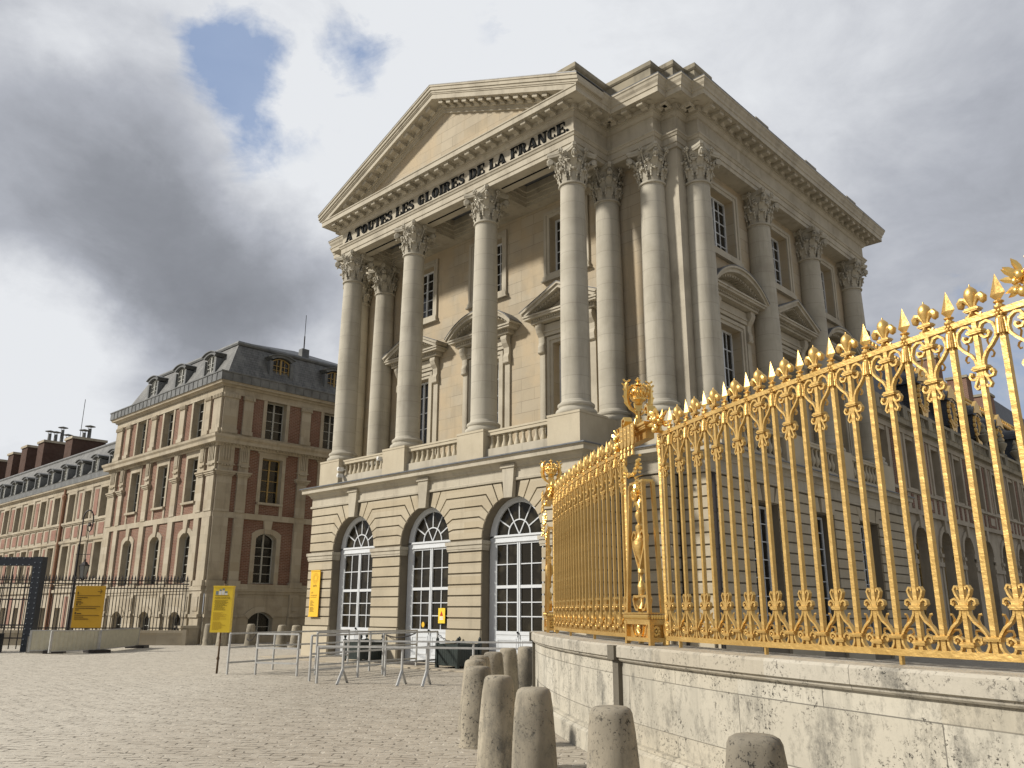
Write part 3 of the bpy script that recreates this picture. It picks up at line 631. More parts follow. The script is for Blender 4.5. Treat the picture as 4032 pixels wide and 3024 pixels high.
# --- inscription letters
def glyph(ch):
    """returns list of polygons (quads) in units of cap height, and the advance"""
    Q=[]; TK=.26; TN=.10
    def rect(a,b,c,d): Q.append([(a,b),(c,b),(c,d),(a,d)])
    def ser(x,z): rect(x-.19,z-(0 if z<.5 else .06),x+.19,z+(.06 if z<.5 else 0))
    def ribbon(pts,ws):
        P=[Vector(p) for p in pts]; n=len(P); L_=[];R_=[]
        for i,p in enumerate(P):
            t=(P[min(i+1,n-1)]-P[max(i-1,0)]).normalized(); nn=Vector((-t.y,t.x)); L_.append(p+nn*ws[i]/2); R_.append(p-nn*ws[i]/2)
        for i in range(n-1): Q.append([tuple(L_[i]),tuple(L_[i+1]),tuple(R_[i+1]),tuple(R_[i])])
    def ring(cx,a0,a1,rx=.36,rz=.5,cz=.5,n=16,thick=TK):
        for i in range(n):
            p=[]
            for t in (i/n,(i+1)/n):
                a=R(a0+(a1-a0)*t); p.append(((cx+rx*cos(a),cz+rz*sin(a)),(cx+(rx-thick)*cos(a),cz+(rz-TN)*sin(a))))
            Q.append([p[0][0],p[1][0],p[1][1],p[0][1]])
    if ch=='A':
        Q.append([(.05,0),(.12,0),(.44,1),(.37,1)]); Q.append([(.33,1),(.53,1),(.83,0),(.59,0)]); rect(.2,.28,.68,.34); ser(.1,0); ser(.7,0); adv=.86
    elif ch=='T': rect(.30,0,.52,1); rect(.02,.93,.80,1); rect(.02,.68,.08,.94); rect(.74,.68,.80,.94); ser(.41,0); adv=.84
    elif ch=='O': ring(.4,0,360); adv=.84
    elif ch=='U': rect(.1,.3,.31,1); ser(.2,1); rect(.62,.3,.69,1); ser(.65,1); ring(.395,180,360,.295,.32,.32,12,.19); adv=.86
    elif ch=='E': rect(.1,0,.32,1); rect(.02,.93,.70,1); rect(.02,0,.72,.07); rect(.3,.47,.55,.53); rect(.64,.68,.70,.95); rect(.66,.02,.72,.32); rect(.5,.38,.55,.62); adv=.78
    elif ch=='L': rect(.1,0,.32,1); ser(.21,1); rect(.02,0,.70,.07); rect(.64,.02,.70,.34); adv=.76
    elif ch=='I': rect(.1,0,.32,1); ser(.21,0); ser(.21,1); adv=.42
    elif ch=='F': rect(.1,0,.32,1); rect(.02,.93,.68,1); ser(.21,0); rect(.3,.47,.55,.53); rect(.62,.66,.68,.95); rect(.5,.38,.55,.62); adv=.73
    elif ch=='D': rect(.1,0,.32,1); rect(.02,.93,.4,1); rect(.02,0,.4,.07); ring(.38,-90,90,.40,.5,.5,12); adv=.84
    elif ch=='R': rect(.1,0,.32,1); rect(.02,.93,.4,1); rect(.3,.45,.4,.52); ser(.21,0); ring(.38,-90,90,.30,.275,.725,10,.19); Q.append([(.36,.5),(.56,.5),(.76,0),(.54,0)]); rect(.54,0,.86,.06); adv=.86
    elif ch=='N': rect(.12,0,.19,1); rect(.66,.0,.73,1); Q.append([(.08,1),(.32,1),(.73,0),(.55,0)]); ser(.16,0); ser(.70,1); adv=.88
    elif ch in 'CG':
        ring(.4,62,298,.36,.5,.5,16); rect(.58,.66,.64,1.0); 
        if ch=='G': rect(.48,.0,.66,.42); rect(.40,.40,.76,.46); adv=.86
        else: rect(.60,.06,.66,.30); adv=.78
    elif ch=='S':
        pts=[];ws=[]
        for i in range(19):
            t=i/18
            if t<.5: a=R(40+ (270-40)*t*2); p=(.34+.21*cos(a),.73+.235*sin(a))
            else: a=R(90-(90+150)*(t-.5)*2); p=(.34+.22*cos(a),.255+.24*sin(a))
            pts.append(p); ws.append(.08+.15*math.exp(-((t-.5)/.2)**2))
        ribbon(pts,ws); rect(.50,.70,.56,1.0); rect(.08,0,.14,.30); adv=.68
    elif ch=='.': ring(.14,0,360,.10,.11,.11,8,.1); adv=.3
    else: adv=.42
    return Q,adv
TXT='A TOUTES LES GLOIRES DE LA FRANCE.'; tot=sum(glyph(c)[1] for c in TXT)
x=-27.22; sc=(-14.93-x)/tot; H_=.41
ins=None
for ch in TXT:
    Q,ad=glyph(ch)
    if Q:
        g=MB()
        for q in Q: g.prism([(x+a*sc,16.665+b*H_) for a,b in q],Yf-.05,Yf+.01)
        m_=build(g,'inscription_letter','black',pav)
    x+=ad*sc
# security cameras on the balustrade
for cx_,cz_ in ((-26.3,6.85),(-26.3,6.6),(-23.85,6.95)):
    g=MB(); g.box(-.05,-.12,-.07,.05,.1,.07); g.tube([(0,-.14,0),(0,-.1,0)],.045,10,up=(0,0,1)); g.box(-.02,.08,-.02,.02,.25,.02); o=tag(obj('security_camera',g.mesh('security_camera',M['paper']),None,(cx_,18.05,cz_)),{(-26.3,6.85):'small pale camera on the pedestal side, upper of the stacked pair',(-26.3,6.6):'small pale camera hanging below another at the first balustrade',(-23.85,6.95):'small pale camera by the second pedestal, right end of first balustrade'}[(cx_,cz_)],'camera','security cameras on the balustrade')
# downpipes
def pipe(x,y,z0,z1,label):
    g=MB(); g.tube([(0,0,0),(0,0,z1-z0)],.055,8,up=(0,1,0))
    for z in (.0,1.1,2.2,3.3,4.3): g.lathe([(.07,0),(.07,.06)],8,(0,0,z))
    tag(obj('downpipe',g.mesh('downpipe',M['iron'],True),None,(x,y,z0)),label,'pipe')
pipe(-12.68,20.22,0,5.4,'dark downpipe in the inner angle of the rusticated corner'); pipe(-11.72,20.45,0,5.4,'dark downpipe at the outer angle of the pavilion side')
# ================================================================== BRICK PAVILION AND WINGS
def facade_bits(root,T,u0,u1,wins,pils,ends,deep=.45,wt=None,rz=0.,place=None,base=True):
    """three storeys of brick with stone dressings; T maps (u,outward,z)"""
    w=.62
    holes=[(c-w,c+w,3.0,5.66,.3) for c in wins]+[(c-w,c+w,7.28,9.72,0) for c in wins]+[(c-w,c+w,10.78,12.94,0) for c in wins]+[(c-.72,c+.72,.35,1.55,.35) for c in wins]
    s=MB(T); g=MB(T); wall(g,u0,u1,2.6,13.3,[h for h in holes if h[2]>2],deep,rv=s); build(g,'wall','brick',root)
    wall(s,u0,u1,0,2.6,[h for h in holes if h[2]<2],deep,.10)
    def band(z0,z1,d,hs=holes):
        s.T=None; bandboxes(s,T,u0,u1,z0,z1,hs,d); s.T=T
    band(2.6,2.82,.20); band(2.82,2.95,.16); band(1.3,1.42,.14); band(2.45,2.6,.15)
    band(6.32,6.62,.08); band(10.62,10.78,.14); band(12.94,13.32,.07)
    for c in wins:
        for z0,z1,ri,e in ((2.95,5.66,.3,.25),(7.28,9.72,0,.2),(10.78,12.94,0,.2)):
            s.box(c-w-e,.0,z0-.0,c-w,.05,z1-ri+ (0 if ri else 0)); s.box(c+w,.0,z0,c+w+e,.05,z1-ri)
            if ri:
                A=arcpts(c-w,c+w,z1,ri,10); B=[(c-w-e,z1-ri),(c-w-e,z1-ri+.25),(c-w-e+.25,z1+.12),(c-.3,z1+.22),(c+.3,z1+.22),(c+w+e-.25,z1+.12),(c+w+e,z1-ri+.25),(c+w+e,z1-ri)]
                s.prism([*B,*reversed(A)],0.,.05); s.prism([(c-.16,z1-.05),(c+.16,z1-.05),(c+.26,z1+.66),(c-.26,z1+.66)],0,.12)
            else: s.box(c-w-e,0,z1,c+w+e,.05,z1+.22)
        s.box(c-w-.15,0,7.16,c+w+.15,.16,7.28); s.box(c-w-e,0,6.62,c-w,.045,7.16); s.box(c+w,0,6.62,c+w+e,.045,7.16)
        s.box(c-w-.3,0,9.94,c+w+.3,.055,10.25)
        A=arcpts(c-.72,c+.72,1.55,.35,8); B=arcpts(c-1.0,c+1.0,1.85,.45,8); s.prism([*B,*reversed(A)],.1,.16)
    for p,wd in pils:
        s.box(p-wd,0,2.95,p+wd,.12,6.32); s.box(p-wd,0,6.62,p+wd,.12,8.5)
        for z0,z1,d,e in ((2.82,3.1,.22,.08),(8.5,8.58,.17,.05),(8.58,8.68,.22,.12),(8.68,8.76,.27,.17),(8.76,9.1,.12,-.0),(9.1,9.16,.17,.06)): s.box(p-wd-e,0,z0,p+wd+e,d,z1)
        s.box(p-wd,0,9.16,p+wd,.14,10.25)
        for k in range(4): q=p-wd*.55+wd*1.1*k/3; s.box(q-.035,0,9.3,q+.035,.19,10.1); s.box(q-.05,0,9.02,q+.05,.2,9.1)
        s.box(p-wd-.03,0,10.78,p+wd+.03,.18,11.0); s.box(p-wd,0,11.,p+wd,.11,12.72); s.box(p-wd-.05,0,12.72,p+wd+.05,.17,12.94)
        for k in range(5): q=p-wd*.8+wd*1.6*k/4; s.box(q-.03,0,12.75,q+.03,.2,12.9)
        s.box(p-wd-.05,0,.0,p+wd+.05,.22,1.3); s.box(p-wd,0,1.42,p+wd,.2,2.45); s.box(p-wd+.15,0,1.6,p+wd-.15,.24,2.3)
        s.box(p-wd-.05,0,1.28,p+wd+.05,.3,1.44)
    s.T=None; build(s,'stone_dressing','oldstone',root)
    if wt:
        for c in wins:
            for ms,z in ((wt[0],3.0),(wt[1],7.28),(wt[2],10.78),(wt[3],.35)):
                q=T(c,-deep+.12+(.1 if z<1 else 0),z); put_window(ms,root,q[0],q[1],q[2],rz)
def cornice_run(mb,P,z): sweep(mb,P,[(0,z-.28),(.05,z-.27),(.08,z-.15),(.14,z-.13),(.32,z-.12),(.34,z+.06),(.42,z+.16),(.44,z+.28),(-.3,z+.32)])
bp=thing('brick_pavilion','three storey brick and stone pavilion with slate mansard left of the portico','building',(-47.8,27,0))
BX1=-40.83; BX0=-54.9; BY=20.28; BY1=34.
wt=[window_meshes(1.24,2.66,.3,2,5,'greyjoin','glass',.06,.09),window_meshes(1.24,2.44,0,2,4,'ochre','glass',.06,.09),window_meshes(1.24,2.16,0,2,4,'greyjoin','glass',.06,.09),window_meshes(1.44,1.2,.35,2,2,'greyjoin','glass',.05,.05)]
WF=[-51.05,-47.3,-43.55]; WR=[23.5,27.25,31.0]
facade_bits(bp,TY(BY),BX0,BX1,WF,[(-41.25,.42),(-42.3,.28),(-45.4,.3),(-49.15,.3),(-52.9,.28),(-54.3,.45)],0,wt=[wt[0],window_meshes(1.24,2.44,0,2,4,'greyjoin','glass',.06,.09),wt[2],wt[3]])
facade_bits(bp,TX(BX1),BY,BY1,WR,[(20.72,.42),(21.75,.28),(25.4,.3),(29.1,.3),(33.,.4)],0,wt=wt,rz=R(90))
P4=[(BX0,BY1),(BX0,BY),(BX1,BY),(BX1,BY1)]
g=MB(); cornice_run(g,offset_poly(P4,.1),10.32); sweep(g,offset_poly(P4,.1),[(0,13.3),(.04,13.3),(.07,13.38),(.12,13.4),(.24,13.42),(.26,13.5),(.3,13.55),(-.2,13.56)])
n=60
for T,a,b in ((TY(BY-.1),BX0,BX1),(TX(BX1+.1),BY,BY1)):
    g.T=T; k=int((b-a)/.2)
    for i in range(k): u=a+(b-a)*(i+.5)/k; g.box(u-.05,.06,10.12,u+.05,.18,10.2)
g.T=None; g.box(BX0,BY1-.1,0,BX1,BY1,13.3); g.box(BX0+.0,BY+.3,10.3,BX0+.2,BY1,13.4)
build(g,'cornice','oldstone',bp)
g=MB(); sweep(g,offset_poly(P4,.1),[(.2,13.55),(.34,13.56),(.34,13.98),(.38,14.0),(.38,14.06),(.1,14.1),(-.5,14.08)])
g.T=TX(BX1+.44)
for i in range(24): u=BY+.2+i*.55; g.box(u,0,13.57,u+.035,.03,13.98)
g.T=TY(BY-.44)
for i in range(26): u=BX0+.2+i*.55; g.box(u,0,13.57,u+.035,.03,13.98)
g.T=None; build(g,'gutter','leadlight',bp)
g=MB(); a=offset_poly(P4,-.15); b=offset_poly(P4,-1.25); g.add([(x,y,14.0) for x,y in a]+[(x,y,16.35) for x,y in b],[(i,(i+1)%4,4+(i+1)%4,4+i) for i in range(4)]); roof=build(g,'mansard_roof','slate',bp)
g=MB(); c=offset_poly(P4,-1.2); sweep(g,P4,[(-1.3,16.2),(-1.12,16.2),(-1.08,16.3),(-1.14,16.42),(-1.3,16.46)]); build(g,'roof_curb','leadlight',roof)
g=MB(); g.add([(x,y,16.4) for x,y in b]+[(-50.,27.1,17.9),(-45.5,27.1,17.9)],[(0,1,4),(1,2,5,4),(2,3,5),(3,0,4,5)]); build(g,'upper_roof','slatedark',roof)
def dormer(root,x,y,z,rz,sc=1.,round_=True,jm='ochre'):
    g=MB(); w=.62; A=arcpts(-w,w,1.35,.2,10); O=[(x_*1.25,z_+.14) for x_,z_ in A]
    g.box(-w-.14,-.06,-.15,-w+.06,1.6,1.06); g.box(w-.06,-.06,-.15,w+.14,1.6,1.06); g.box(-w-.2,-.12,-.22,w+.2,.3,-.1)
    for k in range(10): g.prism([O[k],O[k+1],A[k+1],A[k]],-.12,1.7)
    for k in range(10): g.prism([(O[k][0]*1.08,O[k][1]+.05),(O[k+1][0]*1.08,O[k+1][1]+.05),(O[k+1][0]*1.04,O[k+1][1]),(O[k][0]*1.04,O[k][1])],-.2,1.7)
    o=obj('dormer',g.mesh('dormer',M['leadlight']),root,(x,y,z),rz); 
    m=window_meshes(1.1,1.3,.19,4,4,jm,'glass',.05,.1); f=obj('window_frame',m[0],o,(0,.1,0),rel=True); obj('pane',m[1],o,(0,.13,0),rel=True); return o
for x in (-43.7,-47.4,-51.2): dormer(bp,x,20.72,14.42,0,jm='greyjoin')
for y in (23.85,27.55,31.2): dormer(bp,-41.3,y,14.42,R(90))
g=MB()
for x,y,z in ((-42.9,26.3,16.95),(-42.7,30.6,16.9)): g.box(x-.3,y-.25,z-.4,x+.1,y+.25,z+.3)
build(g,'roof_vent','leadlight',roof)
g=MB(); g.tube([(-43.2,26.4,17.2),(-43.2,26.4,18.2)],.04,6); g.tube([(-43.2,26.4,18.2),(-43.2,26.4,19.6)],.02,5); build(g,'lightning_rod','iron',roof)
# ---- left wing
lw=thing('brick_wing','long lower brick and stone wing with dormers and chimneys at far left','building',(-80,27,0))
LY=20.85; LX0=-112.; LX1=-54.95; wc=[-57.15-2.95*i for i in range(18)]
hs=[(c-.6,c+.6,7.62,9.54,0) for c in wc]+[(c-.6,c+.6,3.6,5.92,0) for c in wc]+[(c-.55,c+.55,.25,1.75,0) for c in wc]
g=MB(TY(LY)); wall(g,LX0,LX1,0,10.0,hs,.5); build(g,'wall','courtstone',lw)
s=MB(TY(LY)); pk=MB(TY(LY))
T=TY(LY)
for z0,z1,d in ((7.42,7.56,.14),(7.34,7.42,.08),(6.12,6.28,.14),(6.06,6.12,.09),(2.75,2.95,.14),(9.72,9.98,.08),(3.3,3.42,.09)): s.T=None; bandboxes(s,T,LX0,LX1,z0,z1,[],d); s.T=T
for c in wc:
    for z0,z1 in ((7.56,9.54),(3.42,5.92)):
        for sg in (-1,1): a,b=sorted((c+sg*.6,c+sg*.82)); s.box(a,0,z0,b,.07,z1+.18)
        s.box(c-.6,0,z1,c+.6,.07,z1+.18)
    m=c-1.475; ww=.42 if int(c*7)%3 else .28
    pk.box(m-ww+.1,0,7.75,m+ww-.1,.03,9.5); pk.box(m-ww+.1,0,3.6,m+ww-.1,.03,5.9)
    s.box(m-.62,0,7.58,m-.56,.05,9.7); s.box(m+.56,0,7.58,m+.62,.05,9.7); s.box(m-.62,0,3.45,m-.56,.05,6.05); s.box(m+.56,0,3.45,m+.62,.05,6.05)
    for q,wq in ((m,.34),(c,.46)): pk.box(q-wq,0,6.45,q+wq,.03,7.2); s.box(q+(.62 if q==c else .5),0,6.28,q+(.68 if q==c else .56),.06,7.34)
    pk.box(m-.3,0,.5,m+.3,.03,2.5)
for px in (-64.2,-82,): pass
build(s,'stone_dressing','oldstone',lw); build(pk,'brick_panels','brickpink',lw)
wa=window_meshes(1.2,1.92,0,2,4,'greyjoin','glass',.06,.08); wb=window_meshes(1.2,2.32,0,2,4,'greyjoin','glass',.06,.08); wd=window_meshes(1.1,1.5,0,2,2,'greyjoin','glass',.06,.08)
for c in wc[:11]: put_window(wa,lw,c,LY+.4,7.62); put_window(wb,lw,c,LY+.4,3.6); put_window(wd,lw,c,LY+.4,.25)
P5=[(LX0,30),(LX0,LY),(LX1-.01,LY),(LX1-.01,30)]
g=MB(); sweep(g,P5,[(0,9.98),(.1,9.99),(.16,10.08),(.3,10.1),(.32,10.2),(-.2,10.22)]); build(g,'cornice','oldstone',lw)
g=MB(); sweep(g,P5,[(.2,10.2),(.34,10.21),(.35,10.58),(.38,10.62),(-.3,10.64)]); build(g,'gutter','leadlight',lw)
g=MB(); a=offset_poly(P5,-.1); b=offset_poly(P5,-1.8); g.add([(x,y,10.55) for x,y in a]+[(x,y,13.35) for x,y in b],[(i,(i+1)%4,4+(i+1)%4,4+i) for i in range(4)]+[(4,5,6,7)]); r2=build(g,'mansard_roof','slate',lw)
g=MB(); g.tube([(LX0,LY+1.8,13.35),(LX1,LY+1.8,13.35)],.13,8); build(g,'ridge_roll','leadlight',r2)
for x in [-56.9-2.95*i for i in range(12)]: 
    o=dormer(lw,x,LY+.12,10.75,0,jm='greyjoin'); o.scale=(.85,1.1,.85)
g=MB(); g.tube([(-64.45,LY-.12,0),(-64.45,LY-.12,10)],.11,8,up=(0,1,0)); g.lathe([(.12,0),(.2,.25),(.2,.35),(.12,.4)],8,(-64.45,LY-.12,9.2)); g.lathe([(.14,0),(.14,.15)],8,(-64.45,LY-.12,6.0)); build(g,'downpipe','rope',lw)
def chimney(x1,y1,z1,pots,y0=22.9):
    x0=x1-1.6; g=MB(); g.box(x0,y0,12.,x1,y1,z1-.2); o=build(g,'chimney','brickdark',lw); g=MB(); g.box(x0-.1,y0-.1,z1-.2,x1+.1,y1+.1,z1); build(g,'chimney_cap','oldstone',o)
    for py,ph in pots:
        px=x1-.6; g=MB(); g.lathe([(.16,0),(.14,ph)],8,(px,py,z1)); g.lathe([(.0,ph+.32),(.42,ph+.2),(.42,ph+.18),(.0,ph+.22)],10,(px,py,z1),cap=False)
        for q in range(3): a=2*PI*q/3; g.tube([(px+.13*cos(a),py+.13*sin(a),z1+ph-.02),(px+.2*cos(a),py+.2*sin(a),z1+ph+.22)],.015,4)
        build(g,'chimney_pot','leadlight',o)
chimney(-71.33,25.5,15.3,[(24.3,.9),(23.9,.5)])
chimney(-78.3,25.6,15.95,[(23.4,.7),(23.9,.7),(24.4,1.2),(24.9,.6),(25.3,.3)])
chimney(-82.8,25.,16.1,[]); chimney(-86.7,25.,15.95,[]); chimney(-92.1,26,15.95,[])
g=MB(); g.box(-93.5,26.2,15.,-90.5,30,17.2); g.box(-93.8,26.,17.2,-90.2,30.2,17.4); build(g,'roof_housing','leadlight',lw)
g=MB(); g.tube([(-71.9,23.6,15.3),(-71.9,23.6,18.6)],.025,4); build(g,'lightning_rod','iron',lw)
# ---- right wing behind the pavilion
rw=thing('court_wing','long court wing with arcade, gilded dormers and slate roof behind the railing','building',(-16,65,0))
WX=-12.9; wy=[40.75+3.58*i for i in range(-1,22)]
hs=[(c-.62,c+.62,7.25,9.55,0) for c in wy[0:]]+[(c-.85,c+.85,.3,5.5,.85) for c in wy]
g=MB(TX(WX)); wall(g,35.4,122,0,10.0,[h for h in hs if h[0]>35.5],.55); build(g,'wall','courtstone',rw)
s=MB(); pk=MB(); T=TX(WX)
for z0,z1,d in ((6.0,6.2,.16),(7.0,7.12,.1),(9.75,9.97,.08),(3.75,3.95,.1)): bandboxes(s,T,35.6,122,z0,z1,[h for h in hs if h[3]<6 and z0<5],d)
s.T=T; pk.T=T
for c in wy:
    for sg in (-1,1): a,b=sorted((c+sg*.62,c+sg*.85)); s.box(a,0,7.12,b,.06,9.75)
    m=c+1.79; s.box(m-.2,0,7.12,m+.2,.09,9.75); pk.box(m-.62,0,7.2,m-.28,.025,9.7); pk.box(m+.28,0,7.2,m+.62,.025,9.7)
    pk.box(m-.75,0,6.3,m+.75,.03,6.95); s.box(m-.4,.0,6.42,m+.4,.06,6.84); 
    for sg in (-1,1): pk.box(c+sg*.4-.14,0,6.3,c+sg*.4+.14,.03,6.95)
    A=arcpts(c-.86,c+.86,5.5,.855,12); B=arcpts(c-1.1,c+1.1,5.75,1.09,12); s.prism([*B,*reversed(A)],0,.08); s.prism([(c-.12,5.4),(c+.12,5.4),(c+.2,6.0),(c-.2,6.0)],0,.15)
    s.box(c-1.1,0,.2,c-.86,.05,4.7); s.box(c+.86,0,.2,c+1.1,.05,4.7); s.box(c-1.2,0,4.2,c-.86,.13,4.36); s.box(c+.86,0,4.2,c+1.2,.13,4.36)
build(s,'stone_dressing','courtstone',rw); build(pk,'brick_panels','brick',rw)
wu2=window_meshes(1.24,2.3,0,4,6,'ochre','glass',.06,.08); wl2=window_meshes(1.7,5.2,.85,4,9,'ochre','glass',.07,.1,transom=3.4)
for c in wy[:16]:
    if c>36.2: put_window(wu2,rw,WX-.45,c,7.25,R(90)); put_window(wl2,rw,WX-.45,c,.3,R(90))
P6=[(-26,122),(-26,35.7),(WX,35.7),(WX,122)]
g=MB(); sweep(g,P6,[(0,9.95),(.05,9.96),(.1,10.05),(.3,10.08),(.34,10.28),(.38,10.32),(-.4,10.33)]); build(g,'cornice','trimold',rw)
g=MB(); g.box(WX-.25,35.8,10.32,WX-.02,122,10.5); g.box(WX-.28,35.8,11.05,WX+.02,122,11.2)
for i in range(24): y=37.2+3.58*i; g.box(WX-.3,y-.3,10.3,WX+.03,y+.3,11.22)
o=build(g,'balustrade','trimold',rw)
bb=MB(); bb.lathe([(.07,0),(.10,.15),(.06,.4),(.08,.55)],8); bbm=bb.mesh('baluster',M['trimold'],True); kk=0
for i in range(24):
    for j in range(9):
        y=37.2+3.58*i+.5+2.58*(j+.5)/9
        if kk<99 and y<80: obj('baluster',bbm,o,(WX-.13,y,10.5)); kk+=1
g=MB()
for i in range(24):
    for j in range(9):
        y=37.2+3.58*i+.5+2.58*(j+.5)/9
        if i*9+j>=99: g.lathe([(.07,0),(.10,.15),(.06,.4),(.08,.55)],6,(WX-.13,y,10.5))
b2=build(g,'balusters','trimold',o,True); b2['kind']='stuff'
g=MB(); g.add([(-13.9,36,10.4),(-13.9,122,10.4),(-16.2,122,16.2),(-16.2,36,16.2),(-25,36,17.),(-25,122,17.)],[(0,1,2,3),(3,2,5,4)]); g.add([(-13.9,36,10.4),(-16.2,36,16.2),(-25,36,17.),(-25,36,10.4)],[(0,1,2,3)]); r3=build(g,'slate_roof','slatedark',rw)
g=MB(); g.box(-16.35,36,16.05,-16.02,122,16.35)
for i in range(170): y=36.4+i*.5; g.ball((-16.1,y,16.5),.16,6,4); g.ball((-16.0,y+.25,16.1),.12,6,4)
build(g,'gilded_ridge','gold',r3,True)
gd=MB(); gd.box(-.75,-.1,0,.75,1.6,1.5); gd.prism([(x,z+1.5) for x,z in arcpts(-.95,.95,.8,.79,12)],-.25,1.8)
gdm=gd.mesh('dormer',M['slatedark'])
og=MB(); 
for i in range(16): a=2*PI*i/16; og.ball((.62*cos(a),-.12,.85+.8*sin(a)),.17,6,4)
og.tube([(.5*cos(2*PI*i/20),-.1,.85+.66*sin(2*PI*i/20)) for i in range(21)],.08,6,up=(0,1,0)); og.prism([(-.9,1.6),(-.5,2.2),(0,2.55),(.5,2.2),(.9,1.6),(.0,1.75)],-.3,-.1); og.prism([(-.9,.2),(-.55,.1),(-.3,-.5),(0,-.2),(.3,-.5),(.55,.1),(.9,.2),(0,.25)],-.2,-.08)
ogm=og.mesh('gilded_oculus_frame',M['gold'],True)
for i in range(9):
    y=48.0+5.2*i; o=obj('dormer',gdm,rw,(-14.3,y,12.4),R(90)); obj('gilded_oculus_frame',ogm,o,(0,0,0),rel=True)
CHM=((-18.4,-17,69.0,70.3,19.55),(-18.5,-17,75.2,76.5,19.3),(-18.4,-17,61.8,63.,19.5))
ur=MB(); ur.lathe([(.24,0),(.26,.05),(.12,.15),(.1,.3),(.2,.45),(.34,.7),(.36,.8),(.2,.9),(.24,.98),(.16,1.1),(.1,1.25),(.14,1.35),(.02,1.6)],14); urm=ur.mesh('urn',M['trimold'],True)
for i,y in enumerate((55.1,58.7,62.3,65.8,69.4)): obj('urn',urm,rw,(WX-.15,y,11.2))
for x0,x1,y0,y1,z in CHM:
    g=MB(); g.box(x0,y0,15.8,x1,y1,z-.2); o=build(g,'chimney','brick',rw); g=MB(); g.box(x0-.1,y0-.1,z-.2,x1+.1,y1+.1,z); build(g,'chimney_cap','trimold',o)
g=MB(); g.add([(-30,84,10),(-17,84,10),(-17,120,10),(-30,120,10),(-28,90,22.5),(-20.5,90,22.5),(-20.5,120,22.5),(-28,120,22.5)],[(0,1,5,4),(1,2,6,5),(3,0,4,7),(4,5,6,7)]); build(g,'far_pavilion_roof','slatedark',rw)
g=MB(); g.box(-13.6,35.5,10.2,-12.75,36.6,13.7); g.box(-13.7,35.4,13.7,-12.65,36.7,13.9); build(g,'chimney','brick',rw)
# ================================================================== GILDED RAILING ON ITS LOW WALL
def circ(a,b,c):
    ax,ay=a;bx_,by_=b;cx_,cy_=c; A=(bx_-ax)*2;B=(by_-ay)*2;Cc=(cx_-ax)*2;D=(cy_-ay)*2; E=bx_**2+by_**2-ax**2-ay**2;F=cx_**2+cy_**2-ax**2-ay**2; d=A*D-B*Cc
    o=Vector(((E*D-B*F)/d,(A*F-E*Cc)/d)); return o,(o-Vector(a)).length
FO,FR=circ((-9.111,10.735),(-5.64,8.17),(-1.239,6.045))
a0=math.atan2(-4.971-FO.x,-(7.753-FO.y))
def arc(s,off=0.):     # s metres along the railing from the first spear right of the crowned pier; off>0 towards the viewer
    a=a0+s/FR; r=FR+off; return Vector((FO.x+r*sin(a),FO.y-r*cos(a))),a
def scroll(mb,pts,w=.016,t=.009): mb.tube(pts,1.,up=(0,1,0),w=(t*1.05,w*1.15))
def spiral(cx,cz,r0,r1,a0_,a1_,n=12): return [(cx+(r0+(r1-r0)*i/n)*cos(R(a0_+(a1_-a0_)*i/n)),0,cz+(r0+(r1-r0)*i/n)*sin(R(a0_+(a1_-a0_)*i/n))) for i in range(n+1)]
BW=.0188
def spear_parts():
    b=MB(); b.box(-BW,-BW,1.33,BW,BW,3.60); b.box(-.06,-.04,1.445,.06,.04,1.472); b.box(-.055,-.045,1.452,.055,.045,1.465); bar=b.mesh('spear_bar',M['gold'])
    h=MB(); h.lathe([(.03,3.60),(.036,3.61),(.036,3.622),(.022,3.628),(.02,3.64),(.034,3.648),(.034,3.655),(.02,3.662)],10)
    h.add([(0,0,3.645)]+[(.055,0,3.705),(0,.026,3.705),(-.055,0,3.705),(0,-.026,3.705),(0,0,3.858)],[(0,1,2),(0,2,3),(0,3,4),(0,4,1),(5,2,1),(5,3,2),(5,4,3),(5,1,4)]); hm=h.mesh('spearhead',M['gold'])
    t=MB(); 
    for k in range(14):
        a=2*PI*k/14; t.tube([(.030*cos(a),.030*sin(a),3.53),(.036*cos(a),.036*sin(a),3.49),(.040*cos(a),.040*sin(a),3.425)],.0085,5)
    t.lathe([(.03,3.43),(.031,3.53),(.034,3.535),(.034,3.545),(.028,3.55)],12); 
    for k in range(8):
        for j,z in enumerate((3.562,3.582)): a=2*PI*(k+j*.5)/8; t.ball((.030*cos(a),.030*sin(a),z),.013,6,4)
    tm=t.mesh('tassel',M['gold'],True); return bar,hm,tm
